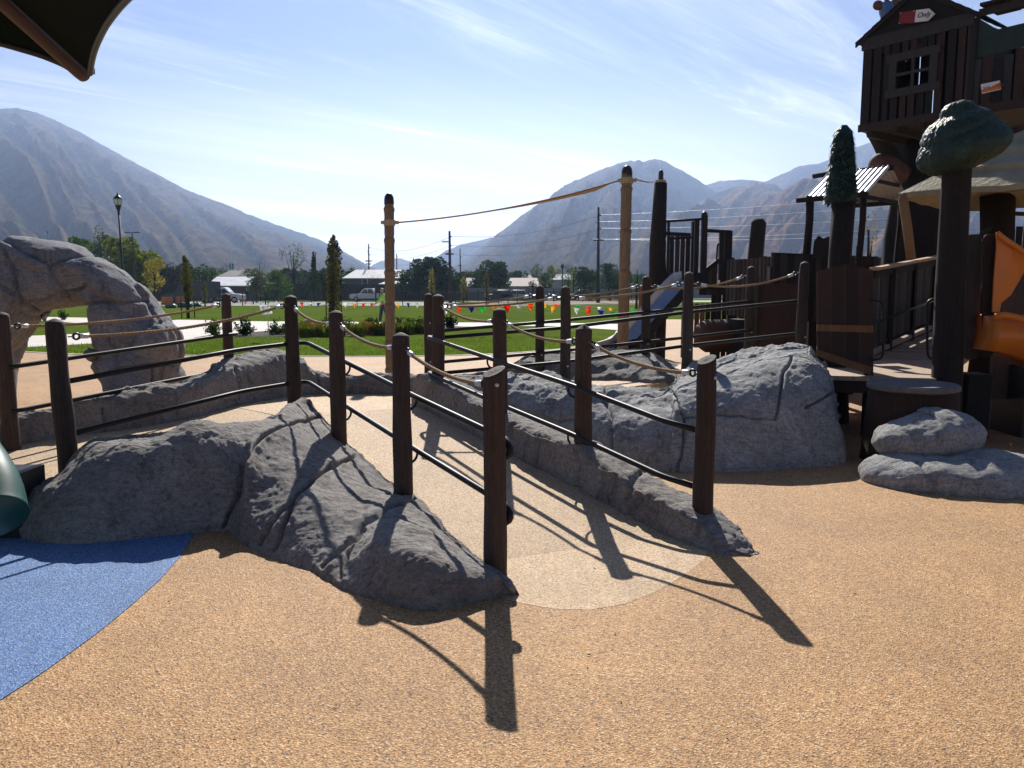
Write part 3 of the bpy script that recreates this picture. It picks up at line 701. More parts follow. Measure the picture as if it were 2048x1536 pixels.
# right ramp, near side and far side
def run(label, base, pts, zs, first, zf, side, seed, hu=HU, hl=HL, zb=.1):
    T = thing('ramp_railing', label, 'railing', (*pts[0], 0), RG)
    for i, (p, z) in enumerate(zip(pts, zs)): log_post(T, p, z + zb, z + 1.2, (.058, .06, .062)[i], seed + i, 'round')
    al = [first] + pts; zz = [zf] + zs
    d = (pts[-1] - pts[0]).normalized(); nn = Vector((d.y, -d.x)) * side
    for h in (hu, hl):
        rail(T, [v3(first + nn * .02 + d * .05, zf + h)] + [v3(p + nn * .10, z + h) for p, z in zip(pts[:-1], zs[:-1])] + [v3(pts[-1] + nn * .10 - d * .05, zs[-1] + h), v3(pts[-1] + nn * .06 + d * .02, zs[-1] + h)])
    for i in range(3):
        u = (al[i + 1] - al[i]).normalized() * .065
        rope_run(T, v3(al[i] + u, zz[i] + HR - .01), v3(al[i + 1] - u, zz[i + 1] + HR), (.035, .05, .09)[i], .0115)
    for i in (0, 1, 2): bolt(T.children[i], v3(pts[i], zs[i] + hl - .03) + Vector((.02, -.061, 0)), (.3, -1, 0))
    return T
run('rope railing whose last post stands on the tall grey boulder wall', None, FR, ZFR, RR[3], ZR[3], -1, 31)
run('rope railing on the far side of the right ramp, in front of the slide', None, BR, ZBR, BL[2], ZBL[2], 1, 41)
# ---------------------------------------------------------------- bamboo poles with the strung rope
def bamboo(label, px, ptop, pbase, y, nodes, r, bandpx):
    x = D(px, 500, y).x; zt = D(px, ptop, y).z; x0 = D(pbase[0], pbase[1], y).x
    zn = [D(px, q, y).z for q in nodes]
    T = thing('bamboo_pole', label, 'bamboo pole', (x0, y, 0), 'bamboo poles behind the ramps')
    n, rows = 24, 220; m = MB(); vs = []; xt = D(px, ptop, y).x
    for i in range(rows):
        z = zt * i / (rows - 1) * .985
        rr = r * (1.04 - .06 * z / zt)
        for q in zn:
            d = z - q; rr += r * (.13 * math.exp(-(d / .035) ** 2) - .10 * math.exp(-((d - .055) / .025) ** 2))
        xx = x0 + (xt - x0) * z / zt
        vs += [(xx + rr * math.cos(2 * math.pi * j / n), y + rr * math.sin(2 * math.pi * j / n), z) for j in range(n)]
    m.add(vs, [(i * n + j, i * n + (j + 1) % n, (i + 1) * n + (j + 1) % n, (i + 1) * n + j) for i in range(rows - 1) for j in range(n)])
    m.build('culm', MAT['bamboo'], T, smooth=True)
    m = MB(); m.lathe([(r * .985, -.06), (r * .99, 0), (r * .9, .06), (r * .6, .1), (r * .2, .12)], (xt, y, zt * .985 + .02), 20); m.build('end_cap', MAT['black'], T, smooth=True)
    zb = D(px, bandpx, y).z
    m = MB(); m.lathe([(r * 1.02, -.05), (r * 1.16, -.05), (r * 1.16, .04), (r * 1.02, .04)], (xt, y, zb), 20)
    m.box((xt + r * 1.3, y, zb), (.09, .05, .05)); m.box((xt - r * 1.25, y, zb), (.07, .05, .05)); m.build('band', MAT['ropepale'], T)
    return Vector((xt, y, zb))
MAT['ropepale'] = simple('pale_strap', (.46, .37, .22), .7, .15, 12)
b1 = bamboo('shorter bamboo pole with a dark cap, in front of the worker in the green shirt', 778, 398, (781, 752), 12.9, (419, 481, 545, 612, 685, 740), .080, 445)
b2 = bamboo('taller bamboo pole with a dark cap, beside the metal slide', 1254, 341, (1245, 690), 13.6, (378, 463, 545, 630, 700), .093, 361)
m = MB(); m.tube(sag(b1 + Vector((.14, 0, 0)), b2 - Vector((.13, 0, 0)), .10, 30), .012, 8)
o = m.build('rope', MAT['rope'], smooth=True); tag(o, 'thin rope strung between the two bamboo poles', 'rope')
# the yellow strap stretched under the high end of that rope
rp_ = sag(b1 + Vector((.14, 0, 0)), b2 - Vector((.13, 0, 0)), .10, 60); top_e = rp_[24:58]; n_ = len(top_e); m = MB()
low = [p - Vector((0, .0, .010 + .05 * max(0, min(1, (i / (n_ - 1)) / .86, (1 - i / (n_ - 1)) / .14)))) for i, p in enumerate(top_e)]
up_e = [p - Vector((0, 0, .012)) for p in top_e]; m.add(up_e + low + [p + Vector((0, .006, 0)) for p in up_e + low], [(i, i + 1, n_ + i + 1, n_ + i) for i in range(n_ - 1)] + [(2 * n_ + i, 3 * n_ + i, 3 * n_ + i + 1, 2 * n_ + i + 1) for i in range(n_ - 1)])
tag(m.build('strap', simple('strap_yellow', (.62, .36, .13), .6, .12)), 'flat yellow strap stretched along the high end of the strung rope', 'strap')
m = MB(); m.tube(sag(b2 + Vector((.14, 0, .03)), D(1309, 363, 17.85), .03, 14), .012, 8); tag(m.build('rope', MAT['rope'], smooth=True), 'short dark rope from the taller bamboo pole to the log post of the slide tower', 'rope')
# ---------------------------------------------------------------- play structure on the right (its axes: along the front a, away from us n)
AX = Vector((.68, -.73, 0)); NX = Vector((.73, .68, 0)); UP = Vector((0, 0, 1))
def wall_planks(parent, o, ax, w, z0, z1, mats, pw=.13, gap=.014, th=.028, name='plank', jit=.0, rng=None, top=None):
    rng = rng or random.Random(3); x = 0; k = 0; nrm = UP.cross(ax).normalized()
    groups = {}
    while x < w - .03:
        ww = min(pw * rng.uniform(.85, 1.15), w - x)
        zt = (top(x + ww / 2) if top else z1) + rng.uniform(-jit, jit); zb = z0 + rng.uniform(-jit, jit) * .6
        mt = rng.choice(mats)
        c = o + ax * (x + (ww - gap) / 2); M = Matrix((ax, nrm, UP)).transposed().to_4x4()
        m = MB(); m.box((c.x, c.y, (zb + zt) / 2), (ww - gap, th * rng.uniform(.9, 1.1), zt - zb), M=M); m.build(name, MAT[mt], parent)
        x += ww; k += 1
def obar(m, a, b, w, h): return m.bar(a, b, w, h)
# treehouse (u along the front, d away from us, z up; local units times TS)
TS = .80
A0 = D(1720, 262, 12.8); AXT = Vector((.63, -.777, 0)).normalized(); NXT = Vector((.777, .63, 0)).normalized(); W = 1.97
def Zt(z): return A0.z + (z - 4.73) * TS
def TP(u, d, z): p = A0 + AXT * (u * TS) + NXT * d * TS; return Vector((p.x, p.y, Zt(z)))
T = thing('treehouse', 'dark wooden gabled treehouse high up on a thick moulded trunk', 'treehouse', (A0.x, A0.y, 0))
rng = random.Random(11)
fm = Matrix((AXT, UP.cross(AXT), UP)).transposed().to_4x4()
def fbox(m, u0, u1, z0, z1, d0=-.03, d1=.03):
    c = TP((u0 + u1) / 2, (d0 + d1) / 2, (z0 + z1) / 2)
    return m.box(c, (abs(u1 - u0) * TS, abs(d1 - d0) * TS, (z1 - z0) * TS), M=fm)
us = [(.02, .17), (.21, .36), (.42, .52), (.57, .70), (.75, .86), (.90, 1.02), (1.07, 1.19), (1.22, 1.33), (1.37, 1.50), (1.56, 1.70), (1.74, 1.86), (1.89, 1.97)]
for k, (u0, u1) in enumerate(us):
    mt = MAT[rng.choice(['plank', 'plankdark', 'plankgrey', 'plankdark'])]
    for (z0, z1) in ([(4.80, 6.24)] if not (.55 < u0 < 1.35) else [(4.80, 5.30), (5.98, 6.24)]):
        m = MB(); fbox(m, u0, u1, z0 + rng.uniform(-.02, .02), z1, -.02, .02); m.build('plank', mt, T)
m = MB(); fbox(m, -.02, W + .02, 6.22, 6.44, -.06, -.02); m.build('beam', MAT['plankgrey'], T)
m = MB(); fbox(m, -.02, W + .04, 4.70, 4.84, -.05, -.02); m.build('beam', MAT['plank'], T)
wf = MB()
for (u0, u1, z0, z1) in ((.50, 1.46, 5.88, 6.02), (.50, 1.48, 5.24, 5.38), (.54, .68, 5.38, 5.88), (1.28, 1.42, 5.38, 5.88), (.96, 1.01, 5.38, 5.88), (.68, 1.28, 5.61, 5.66)): fbox(wf, u0, u1, z0, z1, -.075 + (.005 if u1 - u0 < .2 else 0), -.021)
wf.build('window_frame', MAT['plankgrey'], T)
zap = 7.08
m = MB(); m.prism([TP(-.02, 0, 6.44), TP(W + .02, 0, 6.44), TP(W / 2, 0, zap - .05)], NXT * .03); m.build('gable', MAT['plankdark'], T)
dep = 1.9 * TS
for sgn, ue in ((-1, 0), (1, W)):
    lo = TP(ue + sgn * .12, 0, 6.34); hi = TP(W / 2, 0, zap)
    r = MB(); nsh = 7
    for q in range(nsh):
        p0 = lo.lerp(hi, q / nsh); p1 = lo.lerp(hi, (q + 1.12) / nsh if q < nsh - 1 else 1); up_ = Vector((0, 0, .022))
        r.prism([p0 - NXT * .10 + up_, p1 - NXT * .10 + UP * .007, p1 + NXT * dep + UP * .007, p0 + NXT * dep + up_], UP * .018)
    r.prism([lo - NXT * .09 - UP * .035, hi - NXT * .09 - UP * .05, hi - NXT * .06 - UP * .05, lo - NXT * .06 - UP * .035], UP * .05)
    r.build('roof', MAT['plankdark'], T)
for k in range(14):
    m = MB(); u = k * .148; fbox(m, u, u + (.15 if k not in (1, 3) else .12), 4.78, 6.40, 1.73, 1.76); m.build('plank', MAT['plankdark'], T)
m = MB(); m.prism([TP(-.02, 1.74, 6.38), TP(W + .02, 1.74, 6.38), TP(W / 2, 1.74, zap - .05)], NXT * .03); m.build('gable', MAT['plankdark'], T)
sm = Matrix((NXT, UP.cross(NXT), UP)).transposed().to_4x4()
for ue, g in ((0, .138), (W, .15)):
    for k in range(12):
        m = MB(); m.box(TP(ue, .08 + k * .146, 5.52), ((g if k not in (2, 7) or ue else .11) * TS, .03 * TS, 1.6 * TS), M=sm); m.build('plank', MAT['plankdark'], T)
m = MB(); fbox(m, .02, W - .02, 4.705, 4.775, -.02, 1.84)
for k in range(4): fbox(m, .16 + k * .5, .24 + k * .5, 4.58, 4.70, -.04, 1.85)
m.build('floor', MAT['plankdark'], T)
for k in range(17):
    u0 = W + .03 + k * .168; m = MB(); zt = 5.62 + (.05 * math.sin(k * 1.9)); fbox(m, u0, u0 + (.15 if k % 3 else .125), 4.84, zt, -.02, .015); m.build('plank', MAT[('plankgrey', 'plank', 'plankdark')[k % 3]], T)
for k in range(19):
    u0 = W + k * .16; m = MB(); fbox(m, u0, u0 + .15, 4.84, 5.6, 1.72, 1.75); m.build('plank', MAT['plankdark'], T)
m = MB(); fbox(m, W + .05, W + 3.0, 4.68, 4.84, -.05, -.022); m.build('beam', MAT['plank'], T)
m = MB(); fbox(m, W, W + 3.0, 4.70, 4.76, .0, 1.8); m.build('floor', MAT['plankdark'], T)
m = MB(); fbox(m, W + .09, W + 3.0, 6.33, 6.45, -.06, -.02); m.build('beam', MAT['plankgrey'], T)
for k in range(8):
    m = MB(); u0 = W + .16 + k * .38; fbox(m, u0, u0 + .375, 6.452 + .012 * (k % 2), 6.50 + .012 * (k % 2), -.22, .55); m.build('shingle_panel', MAT['plankdark'], T)
tp = MB(); tp.prism([TP(W + .06, 0, 5.66), TP(W + 3, 0, 5.75), TP(W + 3, 0, 6.10), TP(W + .38, 0, 6.06), TP(W + .08, 0, 6.31)], NXT * .02)
tp.build('tarp', simple('tarp_green', (.012, .03, .02), .6, .3), T)
m = MB(); fbox(m, W - .03, W + .07, 4.84, 6.33, -.04, .04); m.build('corner_post', MAT['plankdark'], T)
bluep = simple('panel_blue', (.015, .02, .28), .4, .1)
for k in range(3): m = MB(); fbox(m, W + 1.25 + k * .5, W + 1.40 + k * .5, 4.9, 5.45, .3, .34); m.build('inner_panel', bluep, T)
tc_ = D(1838, 420, 13.75); m = MB(); ty = 13.75
m.tube([(tc_.x + .03, ty, -.1), (tc_.x, ty, 1.2), (tc_.x - .02, ty, 2.5), (tc_.x + .03, ty, 3.3), (tc_.x + .01, ty, A0.z - .02)], [.70, .57, .48, .45, .57], 40, jit=.25, seed=3)
m.build('trunk', MAT['bark'], T, smooth=True)
m = MB(); m.tube(curve([D(1800, 355, 13.34), D(1775, 312, 13.22), D(1757, 280, 13.17), D(1740, 252, 13.11)], 10), [.20, .17, .16, .15, .14, .13, .125, .12, .115, .115], 18, jit=.2, seed=5); m.build('limb', MAT['bark'], T, smooth=True)
m = MB(); m.tube(curve([D(1800, 350, 13.11), D(1775, 334, 12.94), D(1758, 328, 12.82), D(1745, 326, 12.77)], 10), [.17, .17, .178, .18, .18, .178, .17, .16, .125, .05], 20, jit=.12, seed=6); m.build('limb', simple('limb_stub', (.075, .028, .02), .75, .2, 8, .4), T, smooth=True)
m = MB(); m.tube(curve([D(2040, 225, 12.54), D(2035, 260, 12.65), D(2055, 275, 13.00), D(2120, 280, 13.22)], 12), .24, 18); m.build('tube_slide', simple('tube_purple', (.02, .012, .045), .45, .1), T, smooth=True)
# sign over the gable
def upx(px, py):
    a, b = ray(px, py); t = None
    # intersection of the view ray with the treehouse front plane
    nrm = NXT; k = (A0.x * nrm.x + A0.y * nrm.y - .045) / (a * nrm.x + nrm.y)
    return Vector((a * k, k, CAMH + b * k))
sg = thing('sign', 'pointed wooden sign with a dark red half and the white half reading Only', 'sign', upx(1835, 33))
m = MB(); m.prism([upx(1802, 26), upx(1832, 21), upx(1832, 46), upx(1799, 48)], -NXT * .03); m.build('red_board', MAT['red'], sg)
m = MB(); m.prism([upx(1834, 21), upx(1860, 18), upx(1871, 28), upx(1857, 42), upx(1831, 45)], -NXT * .032); m.build('white_board', MAT['white'], sg)
for (qx, qy) in ((1803, 27), (1801, 47), (1830, 23)): bolt(sg, upx(qx, qy) - NXT * .03, -NXT, .010)
def text(body, origin, ax, size, mat, parent=None, name='lettering', up=UP, shear=0.0, ext_=.003, align='LEFT'):
    cu = bpy.data.curves.new(name, 'FONT'); cu.body = body; cu.size = size; cu.extrude = ext_; cu.shear = shear; cu.align_x = align
    cu.materials.append(mat); o = bpy.data.objects.new(name, cu); COL.objects.link(o)
    ax = Vector(ax).normalized(); up = (Vector(up) - ax * Vector(up).dot(ax)).normalized(); z = ax.cross(up)
    M = Matrix((ax, up, z)).transposed().to_4x4(); p = Vector(origin)
    if parent is not None: o.parent = parent; p = p - ORG[parent.name]
    o.matrix_local = Matrix.Translation(p) @ M
    bpy.context.view_layer.update()
    me = bpy.data.meshes.new_from_object(o.evaluated_get(bpy.context.evaluated_depsgraph_get())); q = bpy.data.objects.new(name, me); COL.objects.link(q)
    if parent is not None: q.parent = parent
    q.matrix_local = o.matrix_local.copy(); bpy.data.objects.remove(o); return q
text('Only', upx(1835.5, 37) - NXT * .037, (upx(1858, 33.5) - upx(1836, 36.5)),   .098, MAT['black'], sg, shear=.25)
pl = thing('number_plate', 'white licence plate with orange scenery nailed to the balcony planks', 'plate', upx(1980, 174))
q = [upx(1962, 169), upx(2000, 161), upx(2003, 179), upx(1964, 188)]
m = MB(); m.prism(q, -NXT * .012); m.build('plate_sheet', MAT['white'], pl)
m = MB(); m.prism([q[3].lerp(q[0], .08), q[3].lerp(q[0], .42), q[3].lerp(q[1], .4), q[2].lerp(q[1], .78), q[2].lerp(q[1], .5), q[2].lerp(q[1], .06)], -NXT * .015); m.build('plate_scenery', MAT['orange'], pl)
text('20A L78G', q[3].lerp(q[0], .30).lerp(q[2].lerp(q[1], .30), .08) - NXT * .018, q[2] - q[3], .062, simple('plate_ink', (.32, .05, .02), .5), pl, ext_=.0015)
# whirligig on the roof
wp = D(1771, 36, 13.1)
T = thing('whirligig', 'small blue whirligig with tan paddles on the treehouse roof', 'whirligig', wp)
bl_ = simple('whirl_blue', (.10, .20, .42), .5, .1); m = MB(); m.lathe([(.02, -.18), (.07, 0), (.10, .085), (.112, .175), (.085, .23), (.03, .25)], wp, 16); m.build('body', bl_, T, smooth=True)
for s, dz in ((-1, 0), (1, .06)):
    m = MB(); c = wp + Vector((s * .14, -.03, .18 + dz * .7)); m.lathe([(.02, -.02), (.078, -.012), (.078, .012), (.02, .02)], c, 14, axis=Vector((.2 * s, -1, .2))); m.build('paddle', MAT['planktan'], T, smooth=True)
m = MB(); m.lathe([(.03, 0), (.05, .05), (.02, .1)], wp + Vector((0, -.02, .24)), 10); m.build('knob', MAT['red'], T)
# corrugated hut
E0 = Vector((4.42, 12.24, 3.047)); E1 = Vector((5.025, 11.59, 3.047)); EA = (E1 - E0).normalized(); EN = Vector((-EA.y, EA.x, 0)); EL = (E1 - E0).length
T = thing('shelter', 'small shelter with a ribbed metal gable roof beside the moulded pine', 'shelter', (E0.x, E0.y, 0))
cor = simple('corrugated_metal', (.70, .70, .72), .38, .08, 6, metal=.55)
def corr(o, ax, length, up_dir, run, name):
    m = MB(); nn = 110; vs = []
    nrm = ax.cross(up_dir).normalized()
    for i in range(nn + 1):
        u = length * i / nn; h = .0045 * math.cos(2 * math.pi * u / .076)
        for v in (0, run): vs.append(o + ax * u + up_dir * v + nrm * h)
    m.add(vs, [(2 * i, 2 * i + 2, 2 * i + 3, 2 * i + 1) for i in range(nn)])
    vs2 = [v - nrm * .012 for v in vs]; m.add(vs2, [(2 * i, 2 * i + 1, 2 * i + 3, 2 * i + 2) for i in range(nn)])
    return m.build(name, cor, T)
sl = (EN + UP * .60).normalized(); rn = .85
corr(E0, EA, EL + .06, sl, rn, 'roof')
rd = E0 + sl * rn; corr(rd + EN * 2 * 0, EA, EL + .06, (EN - UP * .60).normalized(), rn, 'roof')
for o_, (a, b) in (((0, 0), (0, 0)),):
    for (u, v, r) in ((.05, .05, .055), (EL - .03, .05, .045), (.05, 1.38, .045), (EL - .03, 1.38, .04)):
        p = E0 + EA * u + EN * v; m = MB(); m.tube([(p.x, p.y, 1.2), (p.x - .015, p.y, 2.1), (p.x + .01, p.y, 2.7), (p.x, p.y, 3.06)], [r * 1.25, r, r, r * 1.1], 14, jit=.2, seed=u); m.build('post', MAT['bark'], T, smooth=True)
    m = MB(); m.bar(E0 - EA * .14 - UP * .045 + EN * .03, E1 + EA * .04 - UP * .045 + EN * .03, .065, .065); m.build('beam', MAT['bark'], T)
    m = MB(); m.bar(E0 + EA * -.05 - UP * .045 + EN * 1.4, E1 + EA * .07 - UP * .045 + EN * 1.4, .065, .065); m.build('beam', MAT['bark'], T)
    m = MB(); m.bar(E1 - EN * .0 - UP * .07, E1 + EN * 1.45 - UP * .07, .05, .05); m.build('beam', MAT['bark'], T)
    m = MB(); m.tube([rd - EA * .25 - UP * .04, rd - UP * .03, rd + EA * (EL + .1) - UP * .04], .04, 10); m.build('ridge_pole', MAT['bark'], T, smooth=True)
    m = MB(); m.bar(E1 + EA * .02 + EN * .33 + UP * .18, E1 + EA * .02 + EN * 1.15 + UP * .18, .045, .045); m.build('tie_beam', MAT['bark'], T)
p = D(1650, 500, 11.9); m = MB(); m.prism([D(1625, 515, 11.9), D(1628, 482, 11.9), D(1637, 471, 11.9), D(1646, 477, 11.9), D(1657, 473, 11.9), D(1668, 480, 11.9), D(1668, 515, 11.9)], (0.03, .05, 0)); m.build('side_panel', MAT['plankdark'], T)
# thatched hut
HC = D(1803, 382, 9.8); zt_ = HC.z
T = thing('thatched_shelter', 'shelter with a layered pale thatch style roof and a bent tan pole', 'shelter', (HC.x + 1.2, HC.y + 1, 0))
ha = Vector((.72, -.69, 0)).normalized(); hn_ = Vector((.69, .72, 0)).normalized(); Wd = 2.45
cc = HC + ha * Wd / 2 + hn_ * Wd / 2; apx = Vector((cc.x, cc.y, zt_ + .83))
th = simple('thatch', (.36, .31, .20), .8, .22, 3.5, .6, 14, bdist=.03)
for tier in range(4):
    m = MB(); f0 = tier / 4; f1 = min(1.0, (tier + 1.12) / 4); ring0 = []; ring1 = []
    cor_ = [HC, HC + ha * Wd, HC + ha * Wd + hn_ * Wd, HC + hn_ * Wd]
    for s in range(4):
        for k in range(16):
            e = cor_[s].lerp(cor_[(s + 1) % 4], k / 16)
            wob = .022 * NZ.noise(e * 3.2 + Vector((0, 0, tier * 3)))
            p0 = e.lerp(apx, f0) + Vector((0, 0, .045 * (tier > 0) + wob - .02)); p1 = e.lerp(apx, f1 if tier < 3 else .985) + Vector((0, 0, .0))
            ring0.append(p0 + (p0 - Vector((cc.x, cc.y, p0.z))).normalized() * .04); ring1.append(p1)
    n = len(ring0); low = [p - Vector((0, 0, .065)) for p in ring0]; inn = [p.lerp(apx, .0) - Vector((0, 0, .12)) for p in ring1]
    m.add(low + ring0 + ring1 + inn, [(a * n + k, a * n + (k + 1) % n, (a + 1) * n + (k + 1) % n, (a + 1) * n + k) for a in range(3) for k in range(n)] + [(3 * n + k, 3 * n + (k + 1) % n, (k + 1) % n, k) for k in range(n)])
    m.build('roof_tier', th, T, smooth=False)
tanp = simple('tan_pole', (.27, .16, .08), .6, .15, 6)
m = MB(); m.tube(rounded([HC + ha * .1 + hn_ * .22 - UP * .02, D(1805, 392, 9.77), D(1814, 450, 9.77), D(1822, 518, 9.77)], .06), .054, 14); m.build('pole', tanp, T, smooth=True)
for (u, v) in ((2.3, .15), (2.3, 2.25)):
    p = HC + ha * u + hn_ * v; m = MB(); m.tube([(p.x, p.y, 1.2), (p.x, p.y, zt_ + .03)], .055, 12); m.build('pole', tanp, T, smooth=True)
m = MB(); p = D(1990, 470, 11.1); m.tube([(p.x, 11.1, .3), (p.x + .07, 11.1, 1.8), (p.x, 11.1, zt_ + .1)], [.24, .20, .22], 20, jit=.2); m.build('trunk_post', MAT['bark'], T, smooth=True)
# moulded trees
PY = 9.9
T = thing('moulded_pine', 'tall narrow moulded pine with a round topped dark green crown', 'play tree', (*D(1680, 600, PY).xy, 0))
bx = D(1681, 500, PY).x; m = MB(); m.tube([(bx + .02, PY, 0), (bx, PY, 1.2), (bx, PY, 2.1), (bx + .015, PY, 2.9)], [.17, .14, .13, .127], 24, jit=.22, seed=8); m.build('trunk', MAT['bark'], T, smooth=True)
cz0, cz1 = D(1685, 408, PY).z, D(1687, 254, PY).z; cx = D(1684, 330, PY).x
m = MB(); m.lathe([(.04, 0), (.18, .02), (.178, .15), (.15, .45), (.125, .72), (.10, .85), (.04, .93)], (cx, PY, cz0), 20)
lr = random.Random(5)
for k in range(1000):
    t = lr.random(); z = cz0 + (cz1 - cz0) * t; rr = (.203 - .095 * t) * (1 if t < .88 else math.sqrt(max(.03, 1 - ((t - .88) / .12) ** 2))); a = lr.random() * 6.283
    c = Vector((cx + rr * math.cos(a), PY + rr * math.sin(a), z)); od = Vector((math.cos(a) * .7, math.sin(a) * .7, -1)).normalized(); sd_ = Vector((-math.sin(a), math.cos(a), 0)); s_ = lr.uniform(.022, .04)
    m.add([c - sd_ * s_ * .6 - od * .015, c + sd_ * s_ * .6 - od * .015, c + od * s_ + Vector((math.cos(a), math.sin(a), 0)) * .006], [(0, 1, 2)])
m.build('crown', MAT['fakeleaf'], T)
MY = 8.6; TX = D(1905, 500, MY).x
T = thing('moulded_tree', 'moulded tree with a mushroom like stack of green lumps on a dark trunk', 'play tree', (TX, MY, 0))
m = MB(); xb = D(1893, 770, MY).x; xt = D(1914, 345, MY).x
m.tube([(xb, MY, -.05), (xb, MY, .55), (xb + (xt - xb) * .5, MY, 1.7), (xt, MY, 2.75), (xt, MY, 3.2)], [.165, .16, .147, .143, .137], 30, jit=.2, seed=12); m.build('trunk', MAT['bark'], T, smooth=True)
def lump(c, r, tilt, seed, name='foliage'):
    P = np.zeros((60, 120, 3))
    for i in range(60):
        ph = -math.pi / 2 + math.pi * i / 59
        for j in range(120):
            a = 2 * math.pi * j / 120
            v = Vector((r[0] * math.cos(a) * math.cos(ph) ** .8, r[1] * math.sin(a) * math.cos(ph) ** .8, r[2] * (math.sin(ph) if ph > 0 else .75 * math.sin(ph))))
            v *= 1 + .04 * NZ.noise(Vector((math.cos(a) * 7, math.sin(a) * 7, ph * 1.5 + seed))) + .035 * NZ.noise(v * 24)
            v.rotate(Matrix.Rotation(tilt, 3, 'Y')); P[i, j] = Vector(c) + v
    m = MB(); m.v = [tuple(q) for q in P.reshape(-1, 3)]; m.f = [(i * 120 + j, i * 120 + (j + 1) % 120, (i + 1) * 120 + (j + 1) % 120, (i + 1) * 120 + j) for i in range(59) for j in range(120)]
    return m.build(name, MAT['fakeleaf'], T, smooth=True)
lump(D(1927, 300, MY), (.46, .42, .27), R(-20), 1); lump(D(1917, 268, MY), (.37, .34, .225), R(-24), 4); lump(D(1918, 228, MY), (.185, .17, .13), R(-10), 9)
# stump seat
T = thing('stump', 'broad brown moulded tree stump with a flat grey top', 'stump', (*D(1826, 800, 7.6).xy, 0))
sx, sy = D(1826, 765, 7.6).xy; zt_s = D(1826, 766, 7.6).z
m = MB(); m.tube([(sx, sy, -.05), (sx, sy, .08), (sx, sy, .30), (sx, sy, .42), (sx, sy, zt_s - .03)], [.43, .425, .415, .41, .395], 44, jit=.06, seed=2); m.build('side', woodmat('stump_bark', (.06, .027, .014), .3, .8, .6), T, smooth=True)
m = MB(); m.lathe([(.38, -.05), (.41, -.03), (.41, .005), (.39, .02), (.2, .024), (.02, .025)], (sx, sy, zt_s - .02), 44); m.build('top', simple('stump_top', (.15, .14, .132), .8, .2, 12, .3), T, smooth=False)
# lying and standing log near the slide
T = thing('log_bench', 'short tan log end lying against a dark cut log', 'log', (*D(1440, 700, 16).xy, 0))
p = D(1452, 672, 16); m = MB(); m.tube([p + Vector((-.62, -.1, -.02)), p + Vector((-.52, -.1, 0)), p + Vector((-.4, 0, 0)), p + Vector((.4, .1, 0))], [.1, .26, .33, .33], 24); m.build('side', woodmat('log_tan', (.13, .055, .026), .25, .7, .4), T, smooth=True)
p = D(1500, 672, 15.9); m = MB(); m.tube([(p.x, 15.9, 0), (p.x, 15.9, .5), (p.x, 15.9, 1.07)], [.45, .42, .42], 26, jit=.1); m.build('cut_log', MAT['bark'], T, smooth=True)
# slide tower
TY = 18.0
T = thing('slide_tower', 'dark wooden climbing tower with guard rails and gapped planks, left of the thick log', 'play tower', (*D(1380, 600, TY).xy, 0))
def dpl(px, z, y=TY): return Vector((D(px, 580, y).x, y, z))
def pz(py, y=TY): return D(1024, py, y).z
m = MB(); m.tube([(dpl(1314, 0).x, TY, 0), (dpl(1316, 0).x, TY, 1.6), (dpl(1313, 0).x, TY, 2.6), (dpl(1316, 0).x, TY, 3.4), (dpl(1317, 0).x, TY, pz(366))], [.21, .20, .17, .155, .145], 22, jit=.14, seed=4); m.build('log_post', MAT['bark'], T, smooth=True)
m = MB(); m.lathe([(.055, 0), (.055, .22), (.04, .27), (.01, .285)], (dpl(1317, 0).x, TY, pz(366)), 12); m.build('post_finial', MAT['black'], T, smooth=True)
m = MB(); m.lathe([(.06, 0), (.12, 0), (.12, .05), (.06, .05)], (dpl(1317, 0).x, TY, pz(366) + .01), 14); m.build('band', MAT['ropepale'], T)
for (px, a, b, wd) in ((1326, 440, 560, .07), (1334, 443, 560, .045), (1382, 443, 545, .045), (1390, 440, 560, .10), (1405, 432, 590, .13), (1440, 462, 560, .10), (1453, 462, 560, .17)):
    m = MB(); m.box((dpl(px, 0).x, TY, (pz(a) + pz(b)) / 2), (wd, .10, pz(a) - pz(b)))
    m.build('tower_post', MAT['plankdark'], T)
m = MB(); m.lathe([(.075, 0), (.07, .05), (.03, .1)], (dpl(1405, 0).x, TY, pz(432)), 12); m.build('post_cap', MAT['black'], T, smooth=True)
for (x0, y0, x1, y1, wd) in ((1328, 443, 1402, 438, .05), (1334, 478, 1382, 475, .05), (1405, 461, 1458, 464, .07), (1327, 467, 1378, 470, .08)):
    m = MB(); m.bar(dpl(x0, pz(y0)), dpl(x1, pz(y1)), wd, wd); m.build('guard_rail', MAT['rail'], T)
for k, px in enumerate((1342, 1353, 1363.5, 1374)):
    m = MB(); m.box((dpl(px, 0).x, TY + .02, (pz(472) + pz(590)) / 2), (.10, .03, pz(472) - pz(590))); m.build('plank', MAT[('plank', 'plankgrey', 'plank', 'plankdark')[k]], T)
for k, px in enumerate((1416, 1428, 1446, 1462)):
    m = MB(); zt = pz((535, 528, 515, 515)[k]); m.box((dpl(px, 0).x, TY + .03, (zt + pz(590)) / 2), (.13, .03, zt - pz(590))); m.build('plank', MAT[('plankgrey', 'plank', 'plankdark', 'plank')[k]], T)
m = MB(); m.bar(dpl(1412, pz(540)), dpl(1440, pz(518)), .07, .09); m.build('guard_rail', MAT['plankdark'], T)
m = MB(); m.tube(curve([dpl(1432, pz(545)), dpl(1432, pz(500)), dpl(1434, pz(488)), dpl(1440, pz(484))], 10), .02, 8); m.build('hand_loop', MAT['rail'], T, smooth=True)
m = MB(); c = (dpl(1340, 0) + dpl(1470, 0)) / 2; m.box((c.x, TY + .75, 1.72), (1.6, 1.5, .1)); m.build('deck', MAT['plankdark'], T)
